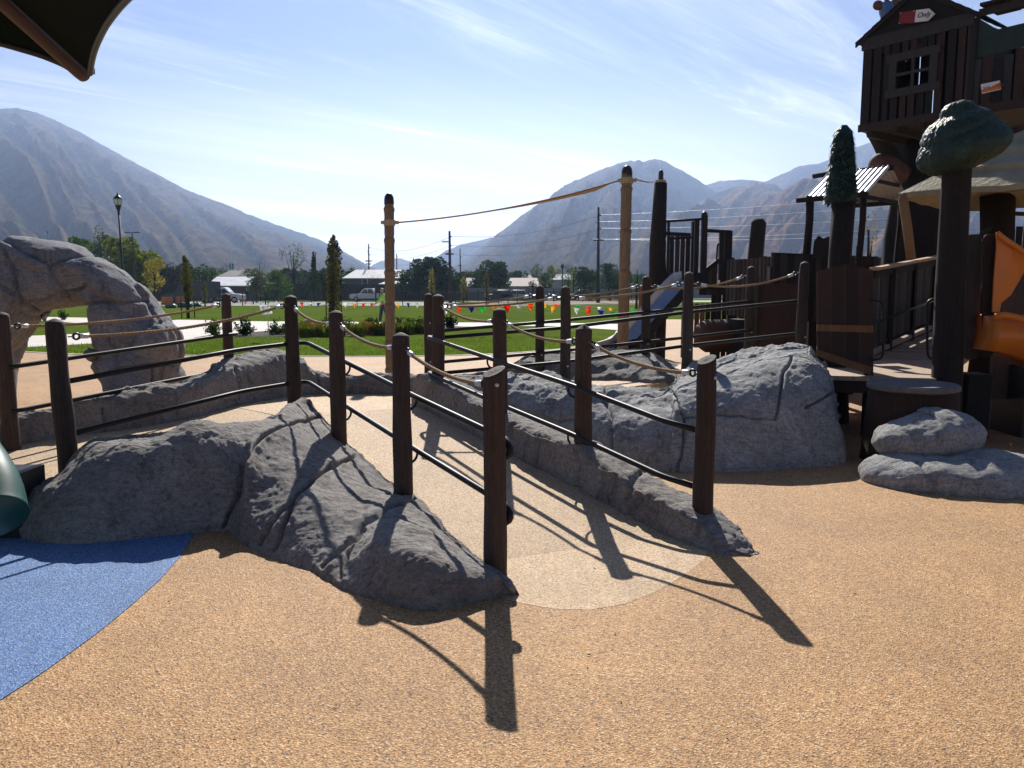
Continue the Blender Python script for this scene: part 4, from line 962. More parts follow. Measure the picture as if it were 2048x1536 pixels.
for k in range(9):
    px = 1385 + k * 11; m = MB(); m.box((dpl(px, 0).x, TY + .05, .85), (.105, .03, 1.55 if k > 3 else 1.0)); m.build('plank', MAT[('planktan' if k < 3 else 'plankdark')], T)
for (px, yy) in ((1325, .1), (1400, 1.5), (1470, .1), (1470, 1.5), (1325, 1.5)):
    m = MB(); m.box((dpl(px, 0).x, TY + yy, .86), (.14, .14, 1.72)); m.build('leg', MAT['plankdark'], T)
m = MB(); m.tube([(dpl(1490, 0).x, 17.6, 0), (dpl(1492, 0).x, 17.6, 1.5), (dpl(1498, 0).x, 17.6, 2.3), (dpl(1502, 0).x, 17.6, pz(446, 17.6)), (dpl(1502, 0).x, 17.6, pz(438, 17.6))], [.30, .22, .165, .16, .10], 22, jit=.16, seed=14); tag(m.build('log_column', MAT['bark'], smooth=True), 'thick dark log column with a rounded top, right of the slide tower', 'log column')
# metal slide
T = thing('slide', 'straight stainless steel slide coming down from the dark wooden tower', 'slide', (*D(1235, 700, 17).xy, 0))
s0, s1 = D(1366, 566, 17.7), D(1249, 696, 16.6); ax_ = (s1 - s0); side = Vector((1, .22, 0)).normalized(); ss = simple('slide_steel', (.62, .63, .66), .28, .06, 5, metal=.95)
pts_ = [s0 + Vector((.25, .15, .06)), s0 + Vector((.05, .03, .02))] + [s0.lerp(s1, k / 8) for k in range(1, 8)] + [s1, s1 + Vector((-.25, -.12, -.06)), s1 + Vector((-.5, -.2, -.07))]
def strip(u0, u1, h0, h1, name, mt, thick=.02):
    m = MB(); n = len(pts_); vs = []
    for p in pts_: vs += [p + side * u0 + UP * h0, p + side * u1 + UP * h1, p + side * u1 + UP * (h1 - thick) + side * .012, p + side * u0 + UP * (h0 - thick) + side * .012]
    m.add(vs, [(4 * i + a, 4 * i + (a + 1) % 4, 4 * i + 4 + (a + 1) % 4, 4 * i + 4 + a) for i in range(n - 1) for a in range(4)] + [(0, 1, 2, 3), tuple(4 * (n - 1) + a for a in (3, 2, 1, 0))]); return m.build(name, mt, T)
strip(-.27, .27, 0, 0, 'chute', ss); strip(-.30, -.274, .2, .2, 'side_wall', ss, .22); strip(.276, .302, .2, .2, 'side_wall', MAT['rail'], .26)  # right steel wall takes the black rail material: its shade is put into the colour
m = MB(); p = s0 + Vector((-.45, .1, 0)); m.box((D(1283, 600, 17.2).x, 17.2, pz(622, 17.2)), (.12, .04, 1.0)); m.build('support_plank', MAT['planktan'], T)
for (t, h) in ((.45, 0), (.85, 0)):
    p = s0.lerp(s1, t); m = MB(); m.bar((p.x, p.y, 0), (p.x, p.y, p.z - .03), .08, .08); m.build('leg', MAT['plankdark'], T)
# plank guard wall in front of the huts
T = thing('plank_wall', 'long row of brown and grey planks with uneven tops behind the ramp gate', 'plank wall', (*D(1650, 600, 12).xy, 0))
segs = [(D(1455, 520, 14.6), D(1548, 512, 13.2), 17), (D(1548, 506, 12.0), D(1748, 514, 12.6), 13), (D(1748, 514, 15.6), D(1930, 524, 16.6), 13)]
for (a, b, _) in segs:
    ln = Vector((b.x - a.x, b.y - a.y, 0)); za, zb_ = a.z, b.z; wl = ln.length
    wall_planks(T, Vector((a.x, a.y, 0)), ln.normalized(), wl, min(za, zb_) - 1.0, za, ['plank', 'plankdark', 'plankgrey', 'plank'], pw=.125, gap=.010 if a.y < 14 else .03, top=lambda x, za=za, zb_=zb_, wl=wl: za + (zb_ - za) * x / wl, jit=.018, rng=random.Random(int(wl * 10)))
m = MB(); a, b = segs[1][0], segs[1][1]; m.bar(a + Vector((0, .08, -.02)), b + Vector((0, .08, -.02)), .05, .06); m.build('top_rail', MAT['plankdark'], T)
for k in range(6):
    p = a.lerp(b, k / 5) + Vector((.05, .15, 0)); m = MB(); m.box((p.x, p.y, p.z / 2 - .1), (.14, .14, p.z - .2)); m.build('leg', MAT['plankdark'], T)
m = MB(); q0 = D(1548, 540, 13.3); q1 = D(1740, 560, 12.7); m.prism([(q0.x + .1, q0.y + .1, 1.10), (q1.x + .1, q1.y + .1, 1.10), (q1.x + 1.2, q1.y + 1.3, 1.10), (q0.x + 1.2, q0.y + 1.3, 1.10)], (0, 0, .08)); m.build('deck', MAT['plankdark'], T)
# dark panel closing the space under the deck
T = thing('panel', 'wide dark brown panel filling the gap between two rope railing posts', 'panel', (*D(1560, 690, 11.3).xy, 0))
m = MB(); a, b = D(1512, 568, 11.4), D(1608, 566, 11.1); m.prism([Vector((a.x, a.y, .2)), Vector((b.x, b.y, .2)), b, a], (.03, .06, 0)); m.build('board', MAT['plank'], T)
m = MB(); m.bar(D(1508, 690, 11.36), D(1514, 552, 11.36), .05, .05); m.bar(D(1604, 690, 11.06), D(1608, 550, 11.06), .05, .05); m.build('frame', MAT['plankgrey'], T)
# gate panel with tan battens
GY = 8.85
T = thing('gate_panel', 'brown plank panel with a pointed top and two tan battens beside the boardwalk', 'gate panel', (*D(1690, 750, GY).xy, 0))
gl, gr_ = 1634, 1747
for k in range(4):
    a = gl + (gr_ - gl) * k / 4 + .25; b = gl + (gr_ - gl) * (k + 1) / 4 - .25
    tp_ = lambda x: 542 - 15 * (1 - abs(x - 1695) / 60) if x < 1695 else 527 + 15 * (x - 1695) / 56
    bt = lambda x: 702 + (752 - 702) * (x - gl) / (gr_ - gl)
    m = MB(); m.prism([D(a, tp_(a), GY), D(b, tp_(b), GY), D(b, bt(b), GY), D(a, bt(a), GY)], (.01, .03, 0)); m.build('plank', MAT['plank'], T)
m = MB(); m.prism([D(1633, 649, GY), D(1746, 651, GY), D(1746, 665, GY), D(1633, 662, GY)], (-.006, -.022, 0)); m.build('batten', MAT['planktan'], T)
m = MB(); m.prism([D(1632, 698, GY), D(1743, 734, GY), D(1740, 750, GY), D(1632, 712, GY)], (-.006, -.022, 0)); m.build('batten', MAT['planktan'], T)
for px, pb in ((1738, 770), (1640, 775)):
    m = MB(); p = D(px, 700, GY + .06); q = p; m.bar((p.x, p.y, p.z), (p.x, p.y, -.02), .065, .065); m.build('leg', MAT['plankdark'], T)
def loop(px0, px1, p0, p1, y, par):
    m = MB(); m.tube(rounded([D(px0, p0, y), D(px1, p0 + 4, y), D(px1 - (2 if px1 > px0 else -2), p1 - 2, y), D(px0, p1, y)], .085, 8), .0145, 10); return m.build('hand_loop', MAT['rail'], par, smooth=True)
loop(1742, 1768, 600, 720, GY - .02, T)
# boardwalk rising away on the right
PZ = .70
def gp(px, py, z): return G(px, py, z)
T = thing('boardwalk', 'sunlit pale boardwalk rising away behind the stump with a plank railing', 'boardwalk', (*gp(1800, 745, PZ).xy, 0))
m = MB(); pad = [gp(1600, 742, PZ), gp(1610, 750, PZ), gp(1915, 758, PZ), gp(1930, 718, PZ), gp(1745, 712, PZ), gp(1650, 722, PZ)]; m.prism(pad, (0, 0, -.05)); m.build('landing', MAT['deck'], T)
m = MB(); m.prism([p + Vector((.01, .04, -.055)) for p in (pad[1], pad[2])] + [p + Vector((.01, .04, -.19)) for p in (pad[2], pad[1])], (0, .04, 0)); m.build('skirt', MAT['plank'], T)
rp = [gp(1742, 716, PZ + .004), gp(1928, 722, PZ + .004), D(2010, 660, 12.7), D(1878, 655, 12.9)]
for k in range(22):
    f0, f1 = k / 22, (k + .93) / 22; m = MB(); m.prism([rp[0].lerp(rp[3], f0), rp[1].lerp(rp[2], f0), rp[1].lerp(rp[2], f1), rp[0].lerp(rp[3], f1)], (0, 0, -.05)); m.build('board', MAT['deck'], T)
la, lb = rp[0] + Vector((-.02, .0, .06)), rp[3] + Vector((-.02, 0, .06)); m = MB(); m.bar(la, lb, .07, .06); m.build('curb', MAT['deck'], T)
ta, tb = D(1748, 538, rp[0].y + .02), D(1884, 512, 12.88); m = MB(); m.bar(ta, tb, .13, .04); m.build('top_rail', MAT['deck'], T)
m = MB(); m.bar(ta - UP * .08, tb - UP * .08, .05, .09); m.build('rail_beam', MAT['plankdark'], T)
ra, rb_ = Vector((la.x, la.y, 0)), Vector((lb.x, lb.y, 0)); ta2, tb2 = ta, tb
for k in range(24):
    f0, f1 = k / 24, (k + .9) / 24
    lo0, lo1 = la.lerp(lb, f0) + UP * .10, la.lerp(lb, f1) + UP * .10; hi0, hi1 = ta.lerp(tb, f0) - UP * .12, ta.lerp(tb, f1) - UP * .12
    m = MB(); m.prism([Vector((lo0.x, lo0.y, lo0.z)), Vector((lo1.x, lo1.y, lo1.z)), hi1, hi0], (.01, .018, 0)); m.build('plank', MAT[('plankgrey', 'plankgrey', 'plankdark')[k % 3]], T)
for f in (.26, .58, .9):
    m = MB(); m.bar(la.lerp(lb, f) - Vector((.03, .05, .1)), ta.lerp(tb, f) - Vector((.03, .05, .06)), .07, .05); m.build('railing_post', MAT['plankdark'], T)
m = MB(); m.tube([la.lerp(lb, .02) + Vector((.08, -.08, .46)), la.lerp(lb, .98) + Vector((.08, -.08, .46))], .018, 10); m.build('hand_rail', MAT['rail'], T, smooth=True)
# moulded entry panels and orange slide at the right edge
T = thing('entry_partition', 'two tall rounded grey and brown panels left of the orange slide', 'panel', (*D(1950, 720, 8.9).xy, 0))
def rpanel(x0, x1, y0, y1, y, mt, cut=False):
    m = MB(); c = 6
    p = [D(x0, y0 + c, y), D(x0 + 2, y0 + 2, y), D(x0 + c, y0, y), D(x1 - c, y0 - 1, y), D(x1 - 2, y0 + 2, y), D(x1, y0 + c, y), D(x1 - 4, y1 - c, y), D(x1 - c - 4, y1, y), D(x0 - 4 + c, y1 + 4, y), D(x0 - 5, y1, y)]
    m.prism(p, (.015, .045, 0)); return m.build('panel_board', MAT[mt], T, bevel=.006)
rpanel(1934, 1963, 469, 716, 8.75, 'plankgrey'); rpanel(1968, 1992, 469, 712, 8.6, 'plank')
m = MB(); m.box((*D(1947, 735, 8.9).xy, .36), (.26, .3, .72)); m.build('base', MAT['plankdark'], T)
m = MB(); m.bar(D(1918, 560, 8.9), D(1913, 775, 8.9), .05, .05); m.build('frame', MAT['plank'], T)
loop(1888, 1853, 596, 721, 8.75, T)
T = thing('orange_slide', 'bright orange plastic slide entrance at the edge of the play structure', 'slide', (*D(2030, 700, 8.5).xy, 0))
OY = 8.5
m = MB(); o_pts = [D(1993, 462, OY), D(1998, 470, OY), D(2030, 492, OY - .05), D(2062, 512, OY - .1), D(2062, 520, OY - .1), D(2040, 560, OY), D(2022, 590, OY), D(2003, 606, OY), D(1999, 626, OY), D(1984, 625, OY), D(1987, 560, OY), D(1992, 500, OY)]
m.prism(o_pts, (.05, .10, 0)); m.build('hood', MAT['orange'], T, bevel=.03)
m = MB(); m.tube(curve([D(1994, 466, OY - .02), D(2012, 480, OY - .06), D(2035, 495, OY - .1), D(2070, 520, OY - .16)], 14), .028, 12); m.build('hood_rim', MAT['orange'], T, smooth=True)
P = np.zeros((26, 30, 3))
for i in range(26):
    t = i / 25
    for j in range(30):
        s = j / 29
        top = D(1981 + t * 110, 633 + 4 * t - 6 * math.sin(t * 3.1), OY - .05); bot = D(1977 + t * 110, 702 + 40 * t ** 1.6, OY - .10)
        q = top.lerp(bot, s); q.y -= .28 * math.sin(math.pi * s) * (.4 + .6 * t) + .05; P[i, j] = q
m = MB(); m.v = [tuple(q) for q in P.reshape(-1, 3)] + [(q[0] + .03, q[1] + .45, q[2]) for q in P.reshape(-1, 3)]
k_ = 26 * 30; m.f = [(i * 30 + j, (i + 1) * 30 + j, (i + 1) * 30 + j + 1, i * 30 + j + 1) for i in range(25) for j in range(29)]
m.f += [tuple(k_ + a for a in f[::-1]) for f in m.f] + [(i * 30, k_ + i * 30, k_ + (i + 1) * 30, (i + 1) * 30) for i in range(25)] + [(i * 30 + 29, (i + 1) * 30 + 29, k_ + (i + 1) * 30 + 29, k_ + i * 30 + 29) for i in range(25)] + [(j, j + 1, k_ + j + 1, k_ + j) for j in range(29)]
m.build('chute', MAT['orange'], T, smooth=True)
m = MB(); m.tube(curve([D(1992, 636, OY - .2), D(2003, 631, OY - .25), D(2020, 632, OY - .28), D(2060, 642, OY - .3)], 12), .035, 12); m.build('lip', MAT['orange'], T, smooth=True)
m = MB(); m.box((*D(2085, 720, 9.1).xy, .4), (.75, .6, .8)); m.build('support', MAT['blackrub'], T)
m = MB(); q0, q1 = D(2000, 520, 9.1), D(2100, 520, 9.1); m.prism([(q0.x, q0.y, .4), (q1.x, q1.y, .4), (q1.x, q1.y, 2.1), (q0.x, q0.y, 1.95)], (0, .05, 0)); m.build('back_panel', MAT['plankgrey'], T)
# sloping balustrade seen between the trunk and the right edge
T = thing('balustrade', 'sloping dark balustrade climbing under the thatched roof', 'balustrade', (*D(2010, 480, 11).xy, 0))
m = MB(); m.bar(D(1962, 470, 11), D(2024, 427, 11), .06, .05); m.bar(D(2024, 427, 11), D(2100, 430, 11), .06, .05); m.build('top_rail', MAT['plankgrey'], T)
for k in range(9):
    f = k / 8; p = D(1966, 478, 11).lerp(D(2090, 432, 11), f); m = MB(); m.box((p.x, 11.04, p.z - .32), (.08, .025, .6)); m.build('plank', MAT['plankdark' if k % 2 else 'plankgrey'], T)
# canopy of the shade sail in the top left corner
C1 = Vector((-3.15, 6.06, 3.2)); bdv = Vector((-.36, -.93, .63)); APX = C1 + bdv * 3.0
T = thing('shade_canopy', 'dark green fabric shade canopy on a brown hip beam overhead', 'shade canopy', C1)
m = MB(); tip = D(163, 148, 6.06); be = [tip + bdv * t for t in (-.0, .05, .12, .5, 1.2, 3.0)]
be = [D(166, 150, 6.1), D(160, 143, 6.06), D(60, 52, 5.72), D(5, 2, 5.55)]; dirb = (be[3] - be[1]); be.append(be[3] + dirb * 2.2)
m.tube([be[0] + (be[0] - be[1]).normalized() * .03, be[0] + (be[0] - be[1]).normalized() * .012, be[1], be[2], be[3], be[4]], [.03, .048, .056, .058, .06, .06], 18); m.build('beam', simple('beam_brown', (.07, .036, .026), .5, .1), T, smooth=True)
fab = simple('shade_fabric', (.0035, .008, .006), .9, .5, 60, spec=.1)
upoff = Vector((0, .01, .06)); APX = be[4] + upoff
def sailpanel(edge, name):
    m = MB(); n = len(edge); k = 10; vs = []
    for e in edge:
        for q in range(k + 1): vs.append(e.lerp(APX, q / k) - UP * (.10 * math.sin(math.pi * q / k) * 0))
    vs2 = [v + Vector((0, 0, .012)) for v in vs]; b = len(vs)
    fs = [(i * (k + 1) + q, (i + 1) * (k + 1) + q, (i + 1) * (k + 1) + q + 1, i * (k + 1) + q + 1) for i in range(n - 1) for q in range(k)]
    m.add(vs + vs2, fs + [tuple(b + a for a in f[::-1]) for f in fs] + [(i * (k + 1), b + i * (k + 1), b + (i + 1) * (k + 1), (i + 1) * (k + 1)) for i in range(n - 1)])
    m.build(name, fab, T); m = MB(); m.tube(edge, .022, 8); m.build('hem', MAT['black'], T, smooth=True)
e1 = curve([D(180, 147, 6.0), D(183, 125, 5.85), D(190, 98, 5.6), D(207, 60, 5.2), D(228, 28, 4.85), D(252, 0, 4.55), D(300, -45, 4.1), D(380, -110, 3.6)], 30)
e2 = curve([D(140, 137, 6.05), D(120, 126, 6.03), D(80, 110, 5.98), D(40, 98, 5.94), D(0, 87, 5.9), D(-60, 75, 5.85), D(-160, 68, 5.8)], 24)
sailpanel(e1, 'fabric'); sailpanel(e2, 'fabric')
m = MB(); m.box(D(181, 142, 6.0), (.05, .03, .04)); m.build('corner_clip', MAT['black'], T)
pst = Vector((-5.3, 2.6, 0)); m = MB(); m.tube([pst, pst + UP * 4.9], .09, 14); m.build('column', simple('column_brown', (.16, .085, .06), .5, .1), T, smooth=True)
m = MB(); m.bar(pst + UP * 4.85, be[4], .1, .1); m.build('arm', MAT['plankdark'], T)
# green slide end at the left edge
T = thing('green_slide', 'dark green plastic slide end at the edge of the blue surface', 'slide', (*G(0, 1080).xy, 0))
sp = curve([D(-360, 560, 5.2), D(-250, 700, 5.0), D(-140, 830, 4.9), D(-78, 920, 4.75), D(-46, 985, 4.62), D(-40, 1042, 4.5)], 26)
P = np.zeros((26, 28, 3)); m = MB(); vs = []
for i, c in enumerate(sp):
    t = (sp[min(i + 1, 25)] - sp[max(i - 1, 0)]).normalized(); x = Vector((1, -.15, 0)); x = (x - t * x.dot(t)).normalized(); y = t.cross(x)
    rr = .20 + .05 * (i / 25) ** 2
    for j in range(28):
        a = 2 * math.pi * j / 28; vs.append(c + x * (rr * 1.05 * math.cos(a)) + y * (rr * .85 * math.sin(a)))
m.add(vs, [(i * 28 + j, i * 28 + (j + 1) % 28, (i + 1) * 28 + (j + 1) % 28, (i + 1) * 28 + j) for i in range(25) for j in range(28)] + [tuple(range(27, -1, -1)), tuple(25 * 28 + j for j in range(28))])
m.build('chute', MAT['green'], T, smooth=True)
m = MB(); m.box((*D(20, 1030, 5.3).xy, .22), (.34, .3, .44)); m.build('support', MAT['black'], T)
m = MB(); q0, q1, q2 = D(22, 958, 5.3), D(50, 983, 5.2), D(30, 986, 5.1); m.prism([q0, q1, q2], (0, 0, -.02)); m.build('bracket_plate', MAT['steel'], T)
# ---------------------------------------------------------------- ground sheets
gr, nt_, b_ = newmat('lawn_green'); v_ = coords(nt_)
c_ = ramp(nt_, noisetex(nt_, v_, .35, 6, .65), [(.3, (.070, .110, .018)), (.52, (.098, .140, .022)), (.72, (.145, .172, .036))])
c_ = mix(nt_, 1.0, c_, ramp(nt_, noisetex(nt_, coords(nt_, (1, .25, 1)), 22, 5, .7), [(.3, (.55,) * 3), (.5, (1,) * 3), (.75, (1.35,) * 3)]), 'MULTIPLY')
nt_.links.new(c_, b_.inputs['Base Color']); b_.inputs['Roughness'].default_value = .9; b_.inputs['Specular IOR Level'].default_value = 0
bump(nt_, b_, noisetex(nt_, v_, 40, 4, .7), .6, .04)
sheet('lawn', [(-70, 19), (60, 19), (95, 92), (-95, 92)], -.004, gr)
sheet('lawn', [(-120, 99), (130, 99), (150, 150), (-150, 150)], -.008, gr)
# tan play surface in front, its far edge following the curb in the photograph
edge = [G(-300, 700), G(-100, 703), G(0, 704), G(60, 705), G(150, 709), G(300, 711), G(500, 713), G(700, 714), G(860, 713), G(960, 710), G(1050, 705), G(1120, 699), G(1180, 690), G(1212, 681), G(1232, 670), G(1236, 662)]
sheet('play_surface', [(-40, -8), (40, -8), (40, 45), (6.6, 45)] + [(p.x, p.y) for p in edge[::-1]] + [(-40, 22)], 0, MAT['rubber'])
cm = MB()
for a, b in zip(edge[:-1], edge[1:]): cm.bar(a + Vector((0, .05, -.02)), b + Vector((0, .05, -.02)), .12, .07)
tag(cm.build('curb', MAT['conc']), kind='structure')
sheet('blue_surface', [G(-300, 1560), G(-60, 1440), G(0, 1402), G(80, 1350), G(150, 1300), G(210, 1255), G(270, 1205), G(320, 1160), G(360, 1115), G(385, 1075), G(396, 1040), G(250, 1000), G(-200, 1000), G(-900, 1200)], .004, MAT['blue'])
sheet('blue_surface', [G(1455, 708), G(1530, 708), G(1530, 685), G(1455, 690)], .004, MAT['blue'])
sheet('blue_surface', [G(1180, 712), G(1290, 706), G(1290, 660), G(1236, 664), G(1225, 690), G(1195, 703)], .004, MAT['bluepale'] if 'bluepale' in MAT else MAT['blue'])
def path(name, px, mat=None, z=.002): sheet(name, [G(*p) for p in px], z, mat or MAT['conc'])
path('path', [(-200, 705), (40, 695), (170, 688), (300, 683), (430, 676), (470, 673), (520, 673), (560, 671), (590, 664), (620, 656), (760, 654), (870, 653), (930, 653), (990, 654), (1030, 652), (1110, 652), (1236, 660), (1238, 648), (1140, 646), (1060, 647), (960, 645), (800, 645), (640, 643), (540, 643), (480, 642), (400, 640), (330, 639), (200, 636), (100, 634), (30, 634), (-100, 634), (-100, 642), (100, 641), (190, 650), (240, 660), (150, 668), (0, 674), (-200, 678)], MAT['conc'], .002)
mb_ = [(385, 676), (470, 674), (560, 673), (640, 673), (760, 671), (850, 668), (900, 663), (940, 659), (948, 656), (925, 653), (880, 651), (760, 651), (640, 653), (560, 660), (480, 666), (420, 670)]
sheet('mulch_bed', [G(*p) for p in mb_], .006, MAT['mulch'])
# parking lot and street behind the fence
sheet('parking_lot', [(-75, 86), (-4, 86), (-8, 112), (-75, 112)], .0, MAT['asphalt'])
sheet('street', [(-4, 108), (130, 125), (130, 150), (-8, 118)], .0, MAT['asphalt'])
sheet('dirt_strip', [G(880, 607), G(1040, 604), G(1290, 600), G(1290, 606), G(1060, 611), G(900, 616)], .002, simple('bare_dirt', (.20, .12, .07), .95, .25, 2))
# short grass blades on the near lawn edge, so it does not end like paper
gb = random.Random(2); m = MB()
for k in range(15000):
    px = gb.uniform(0, 1235); t = gb.random() ** 1.8
    i = min(range(len(edge)), key=lambda q: abs(proj(edge[q])[0][0][0] - px)) if k % 40 == 0 else i
    e = edge[i]; a, b = ray(px, 600); y0 = e.y + .12; y = y0 + t * 6.5; x = a * y
    if abs(x) > 60: continue
    h = gb.uniform(.03, .075); w_ = gb.uniform(.006, .013); an = gb.uniform(0, 3.14); lx, ly = gb.uniform(-.03, .03), gb.uniform(-.03, .03)
    if G(0, 0) and False: pass
    m.add([(x - w_ * math.cos(an), y - w_ * math.sin(an), -.004), (x + w_ * math.cos(an), y + w_ * math.sin(an), -.004), (x + lx, y + ly, h)], [(0, 1, 2)])
# keep blades off the concrete path and the mulch
def inside(p, poly):
    c = False; n = len(poly)
    for i in range(n):
        a, b = poly[i], poly[i - 1]
        if (a[1] > p[1]) != (b[1] > p[1]) and p[0] < (b[0] - a[0]) * (p[1] - a[1]) / (b[1] - a[1]) + a[0]: c = not c
    return c
hard = [[(-200, 705), (40, 695), (170, 688), (430, 676), (470, 673), (560, 671), (870, 660), (990, 656), (1236, 660), (1240, 640), (-200, 630)], mb_, [(e_[0], e_[1]) for e_ in [tuple(proj(q)[0][0]) for q in edge]] + [(1300, 900), (-400, 900)]]
pp, _ = proj(np.array(m.v)); fs = [f for f in m.f if not any(inside(pp[f[0]], h_) for h_ in hard)]
keep = sorted({q for f in fs for q in f}); ix = {q: n for n, q in enumerate(keep)}
m2 = MB(); m2.v = [m.v[q] for q in keep]; m2.f = [tuple(ix[q] for q in f) for f in fs]
def leafmat(name, c, tr=.35, var=.45, sc=.8, tint=(1.5, 1.5, .6)):
    m = bpy.data.materials.new(name); m.use_nodes = True; nt = m.node_tree; nt.nodes.clear()
    out = N(nt, 'ShaderNodeOutputMaterial'); d = N(nt, 'ShaderNodeBsdfDiffuse'); t = N(nt, 'ShaderNodeBsdfTranslucent'); mx = N(nt, 'ShaderNodeMixShader', i_0=tr)
    v = coords(nt); f = noisetex(nt, v, sc, 4, .7); f2 = noisetex(nt, v, sc * 9, 2, .6)
    cc = ramp(nt, f, [(.3, tuple(k * (1 - var) for k in c)), (.7, tuple(k * (1 + var) for k in c))])
    cc = mix(nt, 1.0, cc, ramp(nt, f2, [(.35, (.6,) * 3), (.65, (1.35,) * 3)]), 'MULTIPLY')
    nt.links.new(cc, d.inputs[0]); c2 = mix(nt, 1.0, cc, tint, 'MULTIPLY'); nt.links.new(c2, t.inputs[0])
    nt.links.new(d.outputs[0], mx.inputs[1]); nt.links.new(t.outputs[0], mx.inputs[2]); nt.links.new(mx.outputs[0], out.inputs[0]); return m
tag(m2.build('grass', leafmat('grass_blades', (.105, .175, .02), .4), origin=(0, 20, 0)), kind='stuff')
# ---------------------------------------------------------------- trees and shrubs
LEAF = {k: leafmat('leaf_' + k, *v) for k, v in dict(dark=((.026, .056, .015), .3), mid=((.05, .10, .018), .35), bright=((.13, .16, .03), .45), yellow=((.20, .18, .04), .45), olive=((.10, .095, .028), .4), grey=((.075, .10, .06), .3), purple=((.035, .018, .022), .2), gold=((.24, .20, .05), .45), black=((.010, .018, .010), .1), straw=((.30, .19, .07), .3)).items()}
def leaves(m, rng, c, r, n, s, lobes, flat=1.0):
    for k in range(n):
        lc, lr = rng.choice(lobes)
        while True:
            v = Vector((rng.uniform(-1, 1), rng.uniform(-1, 1), rng.uniform(-1, 1)))
            if .25 < v.length < 1: break
        v = v.normalized() * (v.length ** .45)
        p = Vector(lc) + Vector((v.x * lr[0], v.y * lr[1], v.z * lr[2]))
        a = Vector((rng.gauss(0, 1), rng.gauss(0, 1), rng.gauss(0, 1))).normalized(); b = a.orthogonal().normalized(); q = s * rng.uniform(.6, 1.4)
        m.add([p - a * q, p + b * q * .55, p + a * q, p - b * q * .55], [(0, 1, 2, 3)])
TREES = 0
def tree(label, px, y, top, hw, leaf, kind='round', base=None, n=900, name='tree', cat='tree', group='trees beyond the lawn', zb=0.0, depth=1.0):
    global TREES; TREES += 1
    if kind == 'round' and y > 100: hw *= 1.15; top -= .06 * (600 - top); n = int(n * 1.3)
    rng = random.Random(TREES * 17 + 3); b0 = D(px, 600, y); zt = D(px, top, y).z; w = hw * y / F; x = b0.x
    T = thing(name, label, cat, (x, y, zb), group); h = zt - zb; lobes = []; tr = max(.03, min(.35, h * .022)); s = .05 * h
    if kind == 'round':
        z0 = zb + h * (.16 if base is None else base)
        for k in range(13):
            a = rng.uniform(0, 6.28); q = rng.uniform(.25, .72); zz = rng.uniform(.15, .86)
            rr = w * rng.uniform(.30, .50) * (1.15 - .45 * abs(zz - .4))
            lobes.append(((x + w * q * math.cos(a), y + w * q * math.sin(a) * depth, z0 + (zt - z0) * zz), (rr, rr * depth, min(rr, (zt - z0) * .26))))
        lobes.append(((x, y, z0 + (zt - z0) * .8), (w * .38, w * .38, (zt - z0) * .2))); lobes.append(((x, y, z0 + (zt - z0) * .35), (w * .8, w * .7, (zt - z0) * .3)))
        s = max(.10, w * .085)
    elif kind == 'column':
        z0 = zb + h * (.08 if base is None else base)
        for k in range(22):
            t = k / 21; r = w * (math.sin(math.pi * (t * .80 + .13)) ** .8) * rng.uniform(.8, 1.1)
            lobes.append(((x + w * rng.uniform(-.25, .25), y + w * rng.uniform(-.2, .2), z0 + (zt - z0) * t * .96), (max(r, .03), max(r, .03), (zt - z0) / 15)))
        s = max(.03, w * .17)
    elif kind == 'conifer':
        z0 = zb + h * .08
        for k in range(16):
            t = k / 15; r = w * (1.02 - t) * rng.uniform(.8, 1.15) + .05
            for q in range(3): a = rng.uniform(0, 6.28); lobes.append(((x + r * .5 * math.cos(a), y + r * .5 * math.sin(a), z0 + (zt - z0) * t), (r * .6, r * .6, (zt - z0) / 16)))
        s = max(.1, w * .12)
    elif kind == 'sparse':
        z0 = zb + h * .15
        for k in range(40):
            a = rng.uniform(0, 6.28); q = math.sqrt(rng.random()) * .95; t = rng.uniform(0, 1)
            lobes.append(((x + w * q * math.cos(a) * (1.1 - .5 * t * t), y + w * q * math.sin(a), z0 + (zt - z0) * t * .95), (w * .13, w * .13, (zt - z0) * .12)))
        s = max(.05, w * .042)
    elif kind == 'dome':
        z0 = zb + h * .05
        for k in range(40):
            a = rng.uniform(0, 6.28); ph = rng.uniform(0, 1.5); rr = w * .30
            lobes.append(((x + w * .75 * math.cos(a) * math.cos(ph), y + w * .75 * math.sin(a) * math.cos(ph), z0 + (h - rr) * .8 * math.sin(ph) + rr * .3), (rr, rr, rr * .9)))
        s = max(.1, w * .06)
    m = MB(); top_t = zb + h * (.85 if kind != 'dome' else .6)
    pth = [(x, y, zb - .05), (x + .02 * h * rng.uniform(-1, 1), y, zb + h * .3), (x + .02 * h * rng.uniform(-1, 1), y, top_t)]
    m.tube(pth, [tr * 1.3, tr, tr * .25], 8, jit=.15)
    for k in range(7 if kind in ('round', 'sparse', 'dome') else 3):
        lc, lr = rng.choice(lobes); z1 = zb + h * rng.uniform(.22, .6); m.tube([(x, y, z1), ((x + lc[0]) / 2, (y + lc[1]) / 2, (z1 + lc[2]) / 2 + .05), lc], [tr * .5, tr * .3, tr * .08], 5)
    m.build('trunk', MAT['bark'], T, smooth=True)
    m = MB(); leaves(m, rng, None, None, n, s, lobes); m.build('crown', LEAF[leaf], T)
    return T
tree('dark green bushy tree showing just over the arch, left of the tall lamp post', 155, 125, 481, 38, 'mid', n=1800)
tree('silvery green loose tree between the dark bushy tree and the tall lamp post', 206, 120, 459, 22, 'grey', n=900)
tree('big yellow green tree right behind the tall lamp post', 262, 112, 480, 46, 'bright', n=2600)
tree('dark green tree top touching the left edge of the picture above the arch', -4, 125, 462, 14, 'mid', n=400)
tree('tiny spiky conifer tip peeping over the arch', 104, 170, 470, 6, 'dark', 'conifer', n=200)
